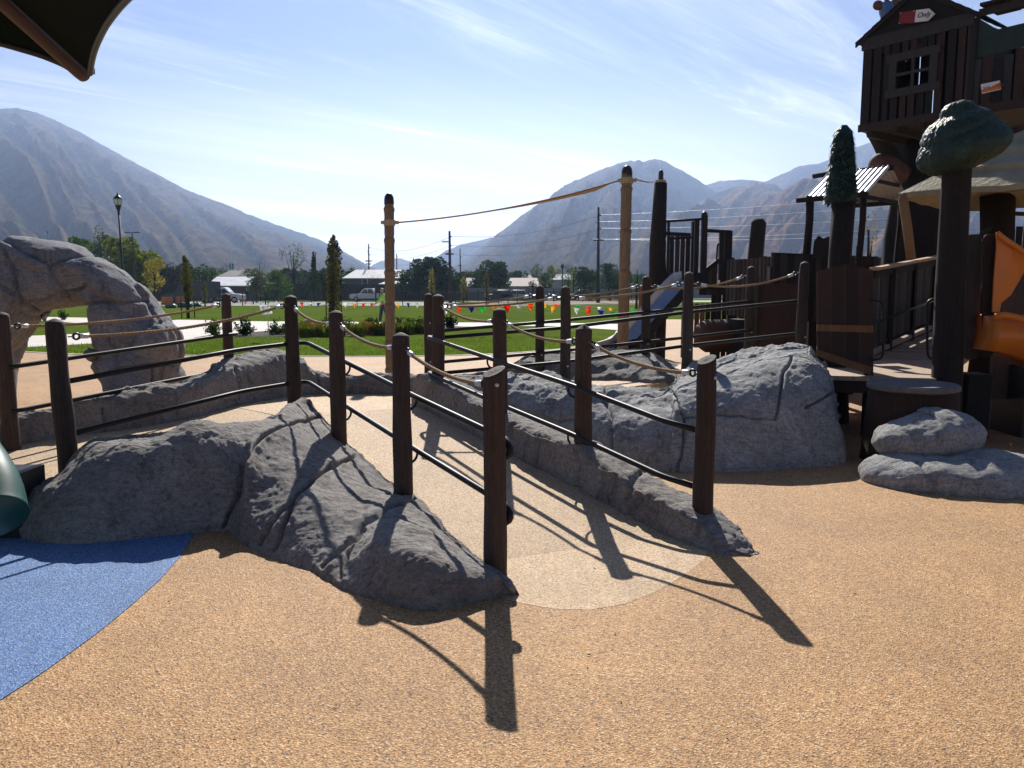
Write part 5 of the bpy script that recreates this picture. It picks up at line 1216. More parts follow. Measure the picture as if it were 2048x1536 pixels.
tree('smaller yellow tree at the right foot of the big yellow green tree', 312, 108, 520, 20, 'gold', n=700)
tree('dark purple leaved tree left of the staked olive column tree', 346, 140, 526, 20, 'purple', n=600)
tree('dark green tree standing behind the blue van', 408, 140, 532, 24, 'dark', n=700)
tree('green tree directly left of the dark brown hipped roof', 425, 138, 535, 18, 'mid', n=500)
tree('bushy tree below the church steeple, left side', 452, 190, 531, 12, 'mid', n=400)
tree('dark low tree under the right side of the church steeple', 478, 180, 543, 14, 'dark', n=400)
tree('round dark shrubby tree trimmed like an arch, left of the poplars', 556, 112, 531, 36, 'mid', 'dome', n=1500)
tree('pale bushy tree growing against the left side of the arch shaped tree', 513, 106, 540, 22, 'grey', n=900)
tree('loose leafy tree rising over the left shoulder of the arch shaped tree', 522, 120, 513, 20, 'mid', 'sparse', n=500)
tree('wide thin poplar clump of pale twigs between the arch shaped tree and the conifer', 588, 135, 487, 34, 'grey', 'sparse', n=900)
tree('dark blue green conifer right of the poplar clump', 629, 120, 509, 20, 'dark', 'conifer', n=1000)
tree('black green narrow cypress behind the golden column tree', 676, 95, 483, 12, 'black', 'column', n=1500)
tree('golden green column tree with two stakes in the middle of the lawn', 667, 44, 474, 15, 'olive', 'column', n=2600, base=.04)
tree('small dark tree left of the white roofed house', 706, 150, 536, 18, 'dark', n=400)
tree('thin dark tree in front of the white roofed house', 752, 112, 548, 17, 'dark', 'sparse', n=260)
tree('dark tree at the left end of the big dark grove', 812, 128, 540, 22, 'dark', n=900)
tree('tallest tree of the big dark grove left of the tall power pole', 862, 126, 519, 34, 'dark', n=1800)
tree('dark tree at the right end of the big dark grove', 905, 124, 540, 22, 'dark', n=900)
tree('thin yellow sapling in front of the big dark grove', 864, 92, 537, 8, 'yellow', 'column', n=420, base=.2)
tree('yellow sapling between the two middle power poles', 927, 92, 553, 8, 'yellow', 'column', n=320, base=.2)
tree('round dark tree in front of the grey roofed house', 985, 135, 527, 32, 'dark', n=1500)
tree('olive sapling left of the round dark tree, over the parked car', 973, 92, 545, 9, 'olive', 'column', n=380, base=.2)
tree('twin topped green tree behind the long tan roof', 1073, 175, 530, 14, 'mid', n=600)
tree('small reddish shrub tree by the wall of the tan roofed house', 1066, 118, 562, 12, 'purple', n=300)
tree('bright feathery tree left of the short lamp', 1108, 165, 533, 18, 'bright', n=700)
tree('dark green tree in the gap right of the short lamp', 1137, 150, 531, 16, 'mid', n=600)
tree('round dark tree between the short lamp and the tallest power pole', 1168, 125, 538, 24, 'dark', n=1200)
tree('yellow green tree just left of the round dark tree', 1146, 132, 536, 8, 'bright', 'column', n=400)
tree('dark full tree between the tallest power pole and the taller bamboo pole', 1220, 125, 529, 20, 'dark', n=1200)
tree('low green tree left of the dark full tree', 1192, 140, 553, 10, 'bright', n=300)
tree('reddish low tree peeping out left of the taller bamboo pole', 1237, 118, 555, 9, 'purple', n=250)
tree('nearly bare sapling right of the taller bamboo pole', 1273, 70, 525, 9, 'grey', 'sparse', n=90)
tree('green bush far off between the bamboo pole and the thick log', 1290, 150, 556, 14, 'mid', n=300)
tree('thin yellow blossomed sapling seen under the corrugated roof', 1735, 24, 418, 14, 'gold', 'sparse', n=170, zb=.0)
tree('shorter yellow leaved sapling under the corrugated roof', 1712, 22, 455, 9, 'gold', 'sparse', n=120, zb=.0)
for px, y, top, hw, lf, lab in [(318, 135, 520, 20, 'dark', 'dark tree just left of the purple leaved tree'), (372, 150, 527, 22, 'dark', 'dark tree between the purple leaved tree and the blue van'), (700, 170, 545, 20, 'mid', 'green tree at the left gable of the white roofed house'), (955, 150, 545, 18, 'dark', 'dark tree left of the grey gable roof'), (1035, 190, 545, 22, 'dark', 'dark tree rising behind the middle of the long tan roof'), (20, 155, 545, 60, 'mid', 'low green tree line seen through the arch'), (745, 230, 548, 45, 'dark', 'low dark tree line behind the white roofed house'), (1050, 260, 555, 50, 'mid', 'low green tree line behind the long tan roof'), (330, 180, 543, 40, 'mid', 'low green tree line behind the purple tree'), (610, 190, 545, 45, 'dark', 'low dark tree line behind the poplar clump'), (1200, 230, 552, 60, 'mid', 'low green tree line behind the tallest power pole'), (935, 200, 549, 36, 'mid', 'low green tree line between the middle power poles'), (380, 150, 548, 24, 'mid', 'bushy tree just behind the staked olive tree and the van'), (500, 150, 552, 20, 'dark', 'dark tree filling the gap between carport and the arch shaped tree'), (648, 128, 540, 18, 'dark', 'dark tree between the blue green conifer and the golden column tree'), (838, 127, 530, 22, 'dark', 'dark tree in the middle of the big dark grove'), (885, 126, 530, 22, 'dark', 'dark tree right beside the street lamp pole'), (1005, 140, 540, 16, 'mid', 'green tree right behind the white parked car'), (1090, 150, 548, 16, 'mid', 'green tree between the twin topped tree and the short lamp'), (1245, 140, 545, 20, 'dark', 'dark tree behind the taller bamboo pole'), (1285, 190, 550, 20, 'mid', 'green tree right beside the thick log post of the tower'), (290, 125, 535, 22, 'bright', 'yellow green tree between the tall lamp post and the purple tree')]:
    tree(lab, px, y, top, hw, lf, n=1300, depth=.5)
# staked olive column tree on the left lawn
T = tree('olive column tree held by three stakes on the left lawn', 375, 47, 513, 11, 'olive', 'column', n=1700, base=.26)
for dx in (-.38, .38, .05):
    m = MB(); m.tube([(D(375, 600, 47).x + dx, 47, 0), (D(375, 600, 47).x + dx, 47, 1.25)], .035, 6); m.build('stake', MAT['plankdark'], T)
T = [o for o in COL.objects if o.get('label', '').startswith('golden green column')][0]
for dx in (-.42, .42):
    m = MB(); m.tube([(D(667, 600, 44).x + dx, 44, 0), (D(667, 600, 44).x + dx, 44, 2.2)], .035, 6); m.build('stake', MAT['plankdark'], T)
tree('small green sapling standing in front of the white pickup with the wide bed', 410, 70, 562, 8, 'olive', 'column', n=350, base=.25)
# shrubs of the mulch bed
def shrub(label, px, pb, top, hw, leaf, n=260, kind='bush', y=None):
    g = G(px, pb); y = g.y; rng = random.Random(int(px)); T = thing('shrub' if kind == 'bush' else 'ornamental_grass', label, 'shrub' if kind == 'bush' else 'ornamental grass', g, 'plants in the mulch bed', 'thing')
    h = D(px, top, y).z * 1.12; w = hw * y / F * 1.25; n = int(n * 1.5)
    st = MB(); m = MB()
    if kind == 'bush':
        for k in range(22):
            a = rng.uniform(0, 6.28); q = rng.uniform(.1, 1); tip = Vector((g.x + w * q * math.cos(a), y + w * q * math.sin(a), h * rng.uniform(.35, 1.05) * (1 - .3 * q)))
            st.tube([(g.x + .05 * w * math.cos(a), y, 0), g.lerp(tip, .5) + Vector((0, 0, .04)), tip], [.011, .008, .004], 5)
            for z in range(n // 20):
                f = rng.uniform(.18, 1.04); p = g.lerp(tip, f) + Vector((rng.gauss(0, .05), rng.gauss(0, .05), rng.gauss(0, .04)))
                a_ = Vector((rng.gauss(0, 1), rng.gauss(0, 1), rng.gauss(.3, .7))).normalized(); b_2 = a_.orthogonal().normalized(); s = rng.uniform(.035, .07); m.add([p - a_ * s, p + b_2 * s * .45, p + a_ * s, p - b_2 * s * .45], [(0, 1, 2, 3)])
        st.build('stem', MAT['bark'], T)
    else:
        for k in range(n):
            a = rng.uniform(0, 6.28); q = math.sqrt(rng.random()); d = Vector((math.cos(a), math.sin(a), 0)); a2 = a + rng.uniform(-.9, .9); d2_ = Vector((math.cos(a2), math.sin(a2), 0)); hh = h * rng.uniform(.55, 1.1)
            p0 = g + d * (w * .62 * q); p1 = p0 + d2_ * (w * rng.uniform(.05, .28)) + Vector((0, 0, hh)); p2 = p1 + d2_ * (w * rng.uniform(.15, .5)) + Vector((0, 0, -hh * rng.uniform(-.1, .45))); sd_ = Vector((-d2_.y, d2_.x, 0)) * rng.uniform(.007, .014)
            m.add([p0 - sd_, p0 + sd_, p1 + sd_ * .8, p1 - sd_ * .8, p2], [(0, 1, 2, 3), (3, 2, 4)])
    m.build('foliage', LEAF[leaf], T)
shrub('leafy shrub with pale leaves left of the far rope post, alone on the path edge', 428, 672, 634, 15, 'mid', 300)
shrub('dense dark shrub right of the far rope post', 490, 671, 634, 22, 'dark', 420)
shrub('bright leafed shrub at the left end of the grasses', 553, 669, 641, 20, 'mid', 380)
shrub('dark shrub hidden at the foot of the golden column tree', 655, 668, 634, 18, 'dark', 340)
shrub('dark round shrub left of the shorter bamboo pole', 742, 662, 634, 15, 'dark', 320)
shrub('dark round shrub right of the shorter bamboo pole', 800, 662, 635, 13, 'dark', 300)
shrub('loose green shrub between the bamboo pole and the twin posts', 838, 660, 636, 12, 'mid', 240)
shrub('tall dark shrub right of the twin posts, at the end of the mulch bed', 902, 658, 628, 13, 'black', 420)
shrub('green shrub close to the third rope post from the left', 700, 668, 640, 14, 'mid', 260)
for px, lf, lab, pb, tp, hw in ((588, 'straw', 'straw coloured grass tuft left of the tall corner post', 672, 655, 12), (628, 'straw', 'straw coloured grass tuft right of the tall corner post', 672, 652, 13), (612, 'bright', 'green grass tuft at the tall corner post', 674, 657, 12), (650, 'bright', 'green grass tuft in front of the dark hidden shrub', 673, 656, 14), (678, 'olive', 'olive grass tuft left of the rope post with the low rope', 672, 652, 13), (716, 'bright', 'green grass tuft right of the rope post with the low rope', 672, 655, 14), (735, 'straw', 'straw coloured grass tuft below the worker', 669, 650, 13), (760, 'olive', 'olive grass tuft just left of the shorter bamboo pole', 670, 653, 13), (798, 'bright', 'green grass tuft just right of the shorter bamboo pole', 669, 653, 13), (818, 'bright', 'bright grass tuft between bamboo pole and loose shrub', 668, 651, 13), (840, 'olive', 'olive grass tuft close to the twin posts', 667, 652, 12)):
    shrub(lab, px, pb, tp - 3, hw * 1.25, lf, 220, 'grass')
shrub('small dark plant seen through the arch opening', 128, 640, 618, 12, 'dark', 220)

tr_ = random.Random(77)
for k in range(13):
    px = tr_.uniform(582, 852); pb = tr_.uniform(656, 672) - (px - 600) * .012; lf = tr_.choice(['bright', 'olive', 'bright', 'straw'])
    shrub({'bright': 'strappy green grass tuft in the dense middle of the mulch bed', 'olive': 'dull olive grass tuft in the dense middle of the mulch bed', 'straw': 'dry straw grass tuft in the dense middle of the mulch bed'}[lf], px, pb, pb - tr_.uniform(7, 20), tr_.uniform(8, 15), lf, 130, 'grass')
for px, pb, lab in ((690, 664, 'ragged mid green bush behind the grass tufts, left half of the bed'), (770, 661, 'ragged mid green bush behind the grass tufts, next to the shorter bamboo pole'), (822, 659, 'ragged mid green bush near the right end of the grass tufts'), (625, 663, 'ragged mid green bush beside the tall corner post')):
    shrub(lab, px, pb, pb - 22, 15, 'mid', 380)
# ---------------------------------------------------------------- fence, walls, houses
fx = [G(-40, 609), G(300, 612), G(480, 612), G(560, 612), G(800, 610), G(860, 609)]
def iron_fence(label, a, b, h=1.45, n=None, sp=.13):
    T = thing('iron_fence', label, 'fence', a, 'black iron fences along the lawn')
    d = (b - a); Ln = d.length; u = d.normalized(); m = MB()
    k = 0
    while k * sp < Ln:
        p = a + u * k * sp; m.bar((p.x, p.y, .06), (p.x, p.y, h), .028, .028); k += 1
    m.bar(a + UP * (h - .12), b + UP * (h - .12), .04, .03); m.bar(a + UP * .15, b + UP * .15, .04, .03); m.bar(a + UP * h, b + UP * h, .04, .03)
    m.build('picket_panel', MAT['black'], T)
    for q in range(int(Ln / 2.45) + 1):
        p = a + u * q * 2.45; m = MB(); m.box((p.x, p.y, (h + .15) / 2), (.09, .09, h + .15)); m.box((p.x, p.y, h + .17), (.13, .13, .05)); m.build('fence_post', MAT['black'], T)
iron_fence('black iron picket fence along the parking lot, left of the shorter bamboo pole', G(120, 611), G(860, 611))
iron_fence('black iron picket fence along the street, right of the twin posts', G(862, 611), G(1062, 605))
iron_fence('black iron fence with wide posts far right, up to the slide tower', G(1066, 605), G(1300, 600), sp=.24)
wallm = simple('dark_block_wall', (.055, .052, .05), .95, .2, 3); capm = simple('wall_cap', (.55, .54, .52), .8, .1)
def blockwall(label, a, b, h, mat):
    T = thing('block_wall', label, 'wall', a, 'garden walls beyond the parking lot'); m = MB(); m.bar(a + UP * h / 2, b + UP * h / 2, .25, h) if False else m.prism([a, b, b + UP * h, a + UP * h], (0, .25, 0)); m.build('wall', mat, T)
    Ln = (b - a).length; n = int(Ln / 9)
    for k in range(n + 1):
        p = a.lerp(b, k / max(1, n)); m = MB(); m.box((p.x, p.y - .05, (h + .15) / 2), (.55, .5, h + .15)); m.build('pier', mat, T); m = MB(); m.box((p.x, p.y - .05, h + .20), (.8, .8, .12)); m.build('pier_cap', capm, T)
def gy(px, y): return Vector((D(px, 580, y).x, y, 0))
blockwall('dark block wall with pale pier caps behind the blue van and the white pickups', gy(180, 128), gy(930, 131), 2.6, wallm)
blockwall('pale low wall behind the parked cars, in front of the tan roofed house', gy(930, 131), gy(1150, 140), 2.0, simple('pale_wall', (.30, .29, .28), .9, .1))
blockwall('far pale wall right of the tallest power pole', gy(1150, 150), gy(1420, 165), 1.8, simple('pale_wall_far', (.26, .26, .25), .9, .1))
def house(label, x0, x1, y, eave, ridge, wallc, roofc, depth=9, hip=.0, win=(), name='house', cat='house', group='houses beyond the lawn', over=.4, base=0):
    a, b = gy(x0, y), gy(x1, y); ze, zr = D(x0, eave, y).z, D(x0, ridge, y).z; T = thing(name, label, cat, (a + b) / 2, group)
    m = MB(); m.prism([a + UP * base, b + UP * base, b + UP * ze, a + UP * ze], (0, depth, 0)); m.build('wall', simple('house_wall', wallc, .9, .1), T)
    w_ = (b.x - a.x); o = over; h = hip * w_
    c = [Vector((a.x - o, y - o, ze - .05)), Vector((b.x + o, y - o, ze - .05)), Vector((b.x + o, y + depth + o, ze - .05)), Vector((a.x - o, y + depth + o, ze - .05))]
    r0, r1 = Vector((a.x - o + h, y + depth / 2, zr)), Vector((b.x + o - h, y + depth / 2, zr))
    m = MB(); v = c + [r0, r1]; v2 = [p + UP * .12 for p in v]; f = [(0, 1, 5, 4), (2, 3, 4, 5), (1, 2, 5), (3, 0, 4)]
    m.add(v + v2, [q[::-1] for q in f] + [tuple(k + 6 for k in q) for q in f] + [(k, (k + 1) % 4, (k + 1) % 4 + 6, k + 6) for k in range(4)]); m.build('roof', simple('roof_sheet', roofc, .8, .12, 1.5), T)
    for (wx, wz, ww, wh) in win:
        m = MB(); cx = gy(wx, y).x; m.box((cx, y - .02, wz), (ww, .08, wh)); fr = m.build('window', MAT['white'], T); m = MB(); m.box((cx, y - .07, wz), (ww * .8, .03, wh * .8)); m.build('pane', MAT['glassdark'], fr)
    return T
house('low house with a brown hipped roof at the foot of the church steeple', 442, 474, 170, 553, 541, (.20, .17, .15), (.10, .085, .08), 10, .2)
house('white carport tent with a ridged white roof behind the parked pickup', 419, 497, 122, 572, 554, (.12, .11, .11), (.82, .82, .84), 7, .06, name='carport', cat='carport')
house('house with a large pale grey roof behind the white pickup by the bamboo pole', 690, 806, 140, 557, 539, (.10, .11, .11), (.50, .49, .50), 12, .12, win=[(730, 3.0, 1.0, 1.4)])
house('lean-to with a bright white sloping roof between bamboo pole and dark grove', 745, 826, 134, 575, 563, (.09, .09, .09), (.72, .72, .72), 5, .35)
house('house with a plain grey gable roof left of the round dark tree', 934, 968, 150, 573, 556, (.32, .30, .28), (.17, .155, .14), 11, .0)
house('house with a long tan roof and pale wall behind the parked cars', 1007, 1092, 150, 573, 556, (.42, .42, .43), (.27, .21, .16), 12, .22, win=[(1036, 1.7, 1.4, 1.5), (1052, 1.7, 1.2, 1.2)])
house('small house with a dark roof peeping over the long tan roof', 1044, 1062, 200, 557, 550, (.3, .28, .26), (.13, .11, .11), 8, .1)
house('pale grey house half hidden behind the short lamp', 1108, 1150, 160, 560, 548, (.45, .45, .45), (.28, .28, .29), 9, .3)
# church steeple
y = 330; T = thing('church_steeple', 'white church steeple with a thin spire against the left mountain', 'steeple', gy(467, y)); cx = gy(467, y).x; wm = simple('steeple_white', (.86, .87, .90), .6, .05)
z1, z2, z3, z4 = D(467, 545, y).z, D(467, 537, y).z, D(467, 524, y).z, D(467, 497, y).z
m = MB(); m.box((cx, y, z1 / 2), (3.0, 3.0, z1)); m.build('tower', wm, T)
m = MB(); m.box((cx, y, (z1 + z2) / 2), (2.3, 2.3, z2 - z1)); m.lathe([(1.35, 0), (1.2, .3), (1.1, z3 - z2)], (cx, y, z2), 8); m.build('belfry', wm, T)
for s in (-.55, .55): m = MB(); m.box((cx + s, y - 1.16, (z1 + z3) / 2 + .3), (.55, .2, (z3 - z1) * .55)); m.build('opening', MAT['black'], T)
m = MB(); m.lathe([(1.25, 0), (.95, .4), (.45, (z4 - z3) * .4), (.05, z4 - z3)], (cx, y, z3), 8); m.build('spire', wm, T)
# ---------------------------------------------------------------- vehicles
paint = {k: simple('paint_' + k, c, .25, .05, 2, spec=.6) for k, c in dict(white=(.78, .79, .82), black=(.02, .02, .025), teal=(.012, .02, .03), silver=(.45, .46, .48), darkgrey=(.05, .055, .06)).items()}
def wheel(par, c, r=.38, w=.25):
    m = MB(); m.lathe([(r * .55, -w / 2), (r * .93, -w / 2), (r, -w / 4), (r, w / 4), (r * .93, w / 2), (r * .55, w / 2)], c, 18, axis=Vector((0, 1, 0))); wl = m.build('wheel', MAT['rubtyre'], par, smooth=True)
    m = MB(); m.lathe([(r * .1, -w / 2 - .01), (r * .5, -w / 2), (r * .56, -w / 2 + .03), (r * .56, w / 2)], c, 14, axis=Vector((0, 1, 0))); m.build('rim', MAT['steel'], wl)
def vehicle(label, name, cat, o, prof, cab, win, wheels, col, wd=1.9, flip=1, r=.38, group='vehicles parked beyond the fence', lights=True):
    """prof: lower body side outline (x,z); cab: greenhouse outline; both extruded across y"""
    T = thing(name, label, cat, o, group); X = lambda x: o.x + flip * x
    def pris(pts, y0, y1, nm, mt, bev=.05, par=T):
        m = MB(); P_ = [(X(px), o.y + y0, z) for px, z in pts]; P_ = P_ if flip > 0 else P_[::-1]; m.prism(P_, (0, y1 - y0, 0)); return m.build(nm, mt, par, bevel=bev)
    pris(prof, -wd / 2, wd / 2, 'body', col)
    if cab: pris(cab, -wd / 2 + .12, wd / 2 - .12, 'cab', col)
    for w_ in win:
        pris(w_, -wd / 2 + .09, -wd / 2 + .115, 'window', MAT['glassdark'], 0)
    for wx in wheels:
        for s in (-1, 1): wheel(T, Vector((X(wx), o.y + s * (wd / 2 - .12), r)), r)
    if lights:
        x0 = min(p[0] for p in prof)
        for s in (-1, 1): m = MB(); m.box((X(x0 + .06), o.y + s * wd * .38, .88), (.16, .3, .18)); m.build('headlight', MAT['clampwhite'], T)
    return T
PU = [(0, .5), (0, .92), (.12, 1.08), (1.45, 1.18), (3.6, 1.18), (3.6, 1.22), (5.7, 1.22), (5.75, .55), (5.0, .45), (.3, .42)]
PC = [(1.35, 1.16), (2.05, 1.82), (2.3, 1.88), (3.35, 1.86), (3.62, 1.2)]
PW = [[(1.62, 1.2), (2.12, 1.74), (2.55, 1.76), (2.55, 1.2)], [(2.65, 1.2), (2.65, 1.76), (3.22, 1.75), (3.4, 1.2)]]
vehicle('white crew cab pickup parked left of the shorter bamboo pole', 'pickup_truck', 'pickup', gy(701, 115), PU, PC, PW, (.95, 4.65), paint['white'], flip=1)
PU2 = [(0, .5), (0, .95), (.15, 1.1), (1.5, 1.2), (3.0, 1.2), (3.0, 1.75), (6.3, 1.75), (6.3, .6), (.3, .42)]
PC2 = [(1.4, 1.18), (2.1, 1.95), (2.4, 2.0), (3.1, 1.98), (3.2, 1.2)]
o = gy(487, 104); vehicle('white work pickup with a tall utility bed behind the iron fence', 'pickup_truck', 'pickup', o, PU2, PC2, [PW[0]], (.95, 4.9), paint['white'], flip=-1, r=.42)
VN = [(0, .55), (0, 1.0), (.2, 1.2), (1.2, 1.35), (2.1, 2.65), (2.4, 2.75), (6.2, 2.75), (6.3, .6), (.4, .45)]
vehicle('tall dark blue van with a sloping teal windscreen behind the staked tree', 'van', 'van', gy(338, 102), VN, None, [[(2.15, 1.5), (2.3, 2.5), (2.9, 2.5), (2.9, 1.5)]], (1.1, 5.0), paint['teal'], wd=2.1, r=.42)
vn = [o_ for o_ in COL.objects if o_.get('category') == 'van'][0]; vo = ORG[vn.name]; m = MB(); m.prism([vo + Vector((1.17, -.95, 1.36)), vo + Vector((1.17, .95, 1.36)), vo + Vector((2.08, .9, 2.67)), vo + Vector((2.08, -.9, 2.67))], (-.03, 0, .02)); m.prism([vo + Vector((.2, -.95, 1.22)), vo + Vector((.2, .95, 1.22)), vo + Vector((1.17, .95, 1.37)), vo + Vector((1.17, -.95, 1.37))], (0, 0, .02)); m.build('windscreen', simple('teal_glass', (.12, .22, .26), .2, .1), vn)
CAR = [(0, .45), (0, .8), (.2, .95), (1.2, 1.02), (4.4, 1.02), (4.6, .8), (4.6, .45), (.3, .35)]; CC = [(1.15, 1.0), (1.8, 1.58), (2.1, 1.66), (3.9, 1.66), (4.4, 1.0)]; CW = [[(1.45, 1.05), (1.9, 1.54), (2.6, 1.56), (2.6, 1.05)], [(2.7, 1.05), (2.7, 1.56), (3.8, 1.55), (4.1, 1.05)]]
vehicle('black car parked by the pale wall, left of the white one', 'parked_car', 'car', gy(969, 126), CAR, CC, CW, (.85, 3.7), paint['black'], wd=1.8, r=.33)
vehicle('white car parked by the pale wall, right of the black one', 'parked_car', 'car', gy(1000, 126), CAR, CC, CW, (.85, 3.7), paint['white'], wd=1.8, r=.33)
vehicle('dark pickup with a white bed cover at the foot of the tallest power pole', 'pickup_truck', 'pickup', gy(1197, 170), PU, PC, PW, (.95, 4.65), paint['darkgrey'], r=.38)
m = MB(); oo = gy(1197, 170); m.box((oo.x + 4.6, oo.y, 1.38), (2.2, 1.7, .3)); m.build('bed_cover', MAT['white'], [o_ for o_ in COL.objects if o_.get('label', '').startswith('dark pickup')][0])
vehicle('dark car on the street behind the two front rope posts', 'parked_car', 'car', gy(1133, 128), CAR, CC, CW, (.85, 3.7), paint['black'], wd=1.8, r=.33)
# ---------------------------------------------------------------- lamps, poles, wires
T = thing('lamp_post', 'tall black lamp post with a glass lantern in front of the left mountain', 'lamp post', gy(241, 62))
lx = gy(240, 62); lt = D(235, 388, 62); pb = Vector((lt.x + .05, 62, 0))
m = MB(); m.tube([pb, (pb.x, 62, 1), (lt.x + .02, 62, lt.z - 1.6)], [.14, .085, .07], 12); m.lathe([(.22, 0), (.22, .3), (.12, .5)], pb, 12); m.build('pole', MAT['black'], T, smooth=True)
m = MB(); m.lathe([(.07, -1.6), (.09, -1.3), (.2, -.95), (.24, -.85), (.2, -.83)], lt, 14); m.build('neck', MAT['black'], T, smooth=True)
m = MB(); m.lathe([(.2, -.84), (.28, -.5), (.28, -.38)], lt, 14); m.build('lantern_glass', simple('lantern_glass', (.75, .76, .78), .2, .05), T, smooth=True)
for k in range(4): a = k * 1.57 + .4; m = MB(); m.bar(lt + Vector((.21 * math.cos(a), .21 * math.sin(a), -.85)), lt + Vector((.30 * math.cos(a), .30 * math.sin(a), -.36)), .03, .03); m.build('lantern_rib', MAT['black'], T)
m = MB(); m.lathe([(.33, -.38), (.30, -.3), (.14, -.12), (.06, -.06), (.05, .02), (.02, .12)], lt, 14); m.build('lantern_cap', MAT['black'], T, smooth=True)
T = thing('parking_light', 'thin pole with a flat double headed parking lot light', 'street light', gy(266, 100)); t = D(264, 465, 100)
m = MB(); m.tube([(t.x + .1, 100, 0), (t.x, 100, t.z)], [.1, .07], 8); m.build('pole', MAT['black'], T)
for s in (-1, 1): m = MB(); m.box(t + Vector((s * .5, 0, 0)), (.75, .4, .09)); m.build('light_head', MAT['black'], T)
T = thing('lamp_post', 'short black lamp post with a small lantern in front of the pale grey house', 'lamp post', gy(1125, 118)); t = D(1125, 530, 118)
m = MB(); m.tube([(t.x, 118, 0), (t.x, 118, t.z - .5)], .08, 8); m.build('pole', MAT['black'], T); m = MB(); m.lathe([(.12, -.6), (.28, -.25), (.3, -.05), (.1, .15)], t, 10); m.build('lantern_cap', MAT['black'], T)
polem = woodmat('pole_wood', (.05, .04, .035), .25, .9, .2)
def power_pole(label, px, y, top, base, arms, r=.17):
    p = gy(px, y); t = D(px, top, y); p.x = D(px + (2 if px < 1190 else -1), base, y).x; T = thing('power_pole', label, 'power pole', p, 'wooden power poles')
    m = MB(); m.tube([p, t], [r, r * .55], 10); m.build('mast', polem, T, smooth=True)
    out = []
    for (py, dx, kind) in arms:
        a = D(px, py, y); w_ = dx * y / F
        m = MB()
        if kind == 'cross': m.bar(a - Vector((w_, 0, 0)), a + Vector((w_, 0, 0)), .22, .2); m.build('crossarm', polem, T); out += [a - Vector((w_, 0, -.1)), a + Vector((w_, 0, .1))]
        elif kind == 'lamp': m.bar(a, a + Vector((w_, 0, .15)), .09, .09); m.box(a + Vector((w_, 0, .1)), (.9, .3, .18)); m.build('street_lamp', MAT['steel'], T)
        else: m.bar(a, a + Vector((w_, 0, .05)), .16, .16); m.build('insulator_arm', polem, T); out.append(a + Vector((w_, 0, .1)))
    return out
pA = power_pole('power pole rising behind the pale grey roof', 737, 150, 488, 600, [(496, 3, 'arm'), (503, -2, 'arm'), (510, 3, 'arm'), (522, 6, 'cross'), (528, 5, 'cross')], .18)
pB = power_pole('thin power pole just right of the shorter bamboo pole', 793, 190, 507, 600, [(514, 2.5, 'arm'), (520, 3, 'arm'), (527, 2, 'arm')], .17)
pC = power_pole('tall power pole with a street lamp arm over the dark grove', 899, 105, 462, 606, [(474, 4, 'arm'), (485, -8, 'lamp'), (492, 4, 'arm'), (508, 8, 'cross')], .24)
pD = power_pole('slender power pole right of the street lamp pole', 920, 150, 497, 600, [(514, 3, 'arm'), (531, -3, 'cross'), (545, 14, 'arm')], .16)
pE = power_pole('tallest power pole, standing left of the taller bamboo pole', 1197, 105, 414, 596, [(431, 5, 'arm'), (445, -4, 'arm'), (458, 5, 'arm'), (480, 11, 'cross')], .25)
pF = power_pole('thin power pole over the arch shaped tree', 631, 160, 503, 590, [(507, 2, 'arm')], .12)
wirem = simple('wire_pale', (.62, .62, .64), .4, .05, metal=.3); wired = simple('wire_dark', (.10, .10, .12), .6, .05)
def wire(label, a, b, s, r, mt): m = MB(); m.tube(sag(a, b, s, 26), r, 5); tag(m.build('wire', mt, smooth=True), label, 'wire', 'power lines over the valley')
far = [(374, 'highest'), (397, 'second highest'), (425, 'middle'), (447, 'second lowest'), (463, 'lowest')]
srcs = [pE[0], pE[1], pE[2], pE[3], pE[4]]
for (py, nm), s_ in zip(far, srcs): wire('%s of the five pale power lines running right from the tallest power pole' % nm, s_, D(1960, py, 66), .35, .017, wirem)
for k, (a, b, nm) in enumerate(((pC[0], pE[0], 'highest'), (pC[1], pE[2], 'middle'), (pC[2], pE[3], 'lowest'))): wire('%s dark wire between the street lamp pole and the tallest power pole' % nm, a, b, 1.0, .02, wired)
for k, (a, b, nm) in enumerate(((pA[0], pC[0], 'highest'), (pA[2], pC[1], 'middle'), (pA[4], pC[2], 'lowest'))): wire('%s dark wire between the pole over the grey roof and the street lamp pole' % nm, a, b, 1.2, .02, wired)
# ---------------------------------------------------------------- worker in the green shirt
def skin_body(name, chain, mat, parent=None, sub=2, org=None):
    vs, es, rs = [], [], []
    for path in chain:
        prev = None
        for (p, r) in path:
            key = tuple(round(c, 4) for c in p)
            if key in vs: i = vs.index(key)
            else: vs.append(key); rs.append(r); i = len(vs) - 1
            if prev is not None: es.append((prev, i))
            prev = i
    org = Vector(org); me = bpy.data.meshes.new(name); me.from_pydata([tuple(Vector(v) - org) for v in vs], es, []); me.materials.append(mat)
    o = bpy.data.objects.new(name, me); COL.objects.link(o); sm_ = o.modifiers.new('skin', 'SKIN'); sm_.use_smooth_shade = True
    for k, r in enumerate(rs): me.skin_vertices[0].data[k].radius = (r, r); me.skin_vertices[0].data[k].use_root = (k == 0)
    ss_ = o.modifiers.new('subsurf', 'SUBSURF'); ss_.levels = sub; ss_.render_levels = sub
    if parent is not None: o.parent = parent
    else: o.location = org
    ORG[o.name] = org; return o
pg = G(767, 647); px_m = lambda dx, dz, dy=0: (pg.x + dx, pg.y + dy, dz)
skin = simple('skin', (.42, .24, .16), .6, .05); hiv = simple('hi_vis_green', (.38, .72, .08), .7, .06); navy = simple('dark_trousers', (.02, .025, .05), .8, .2)
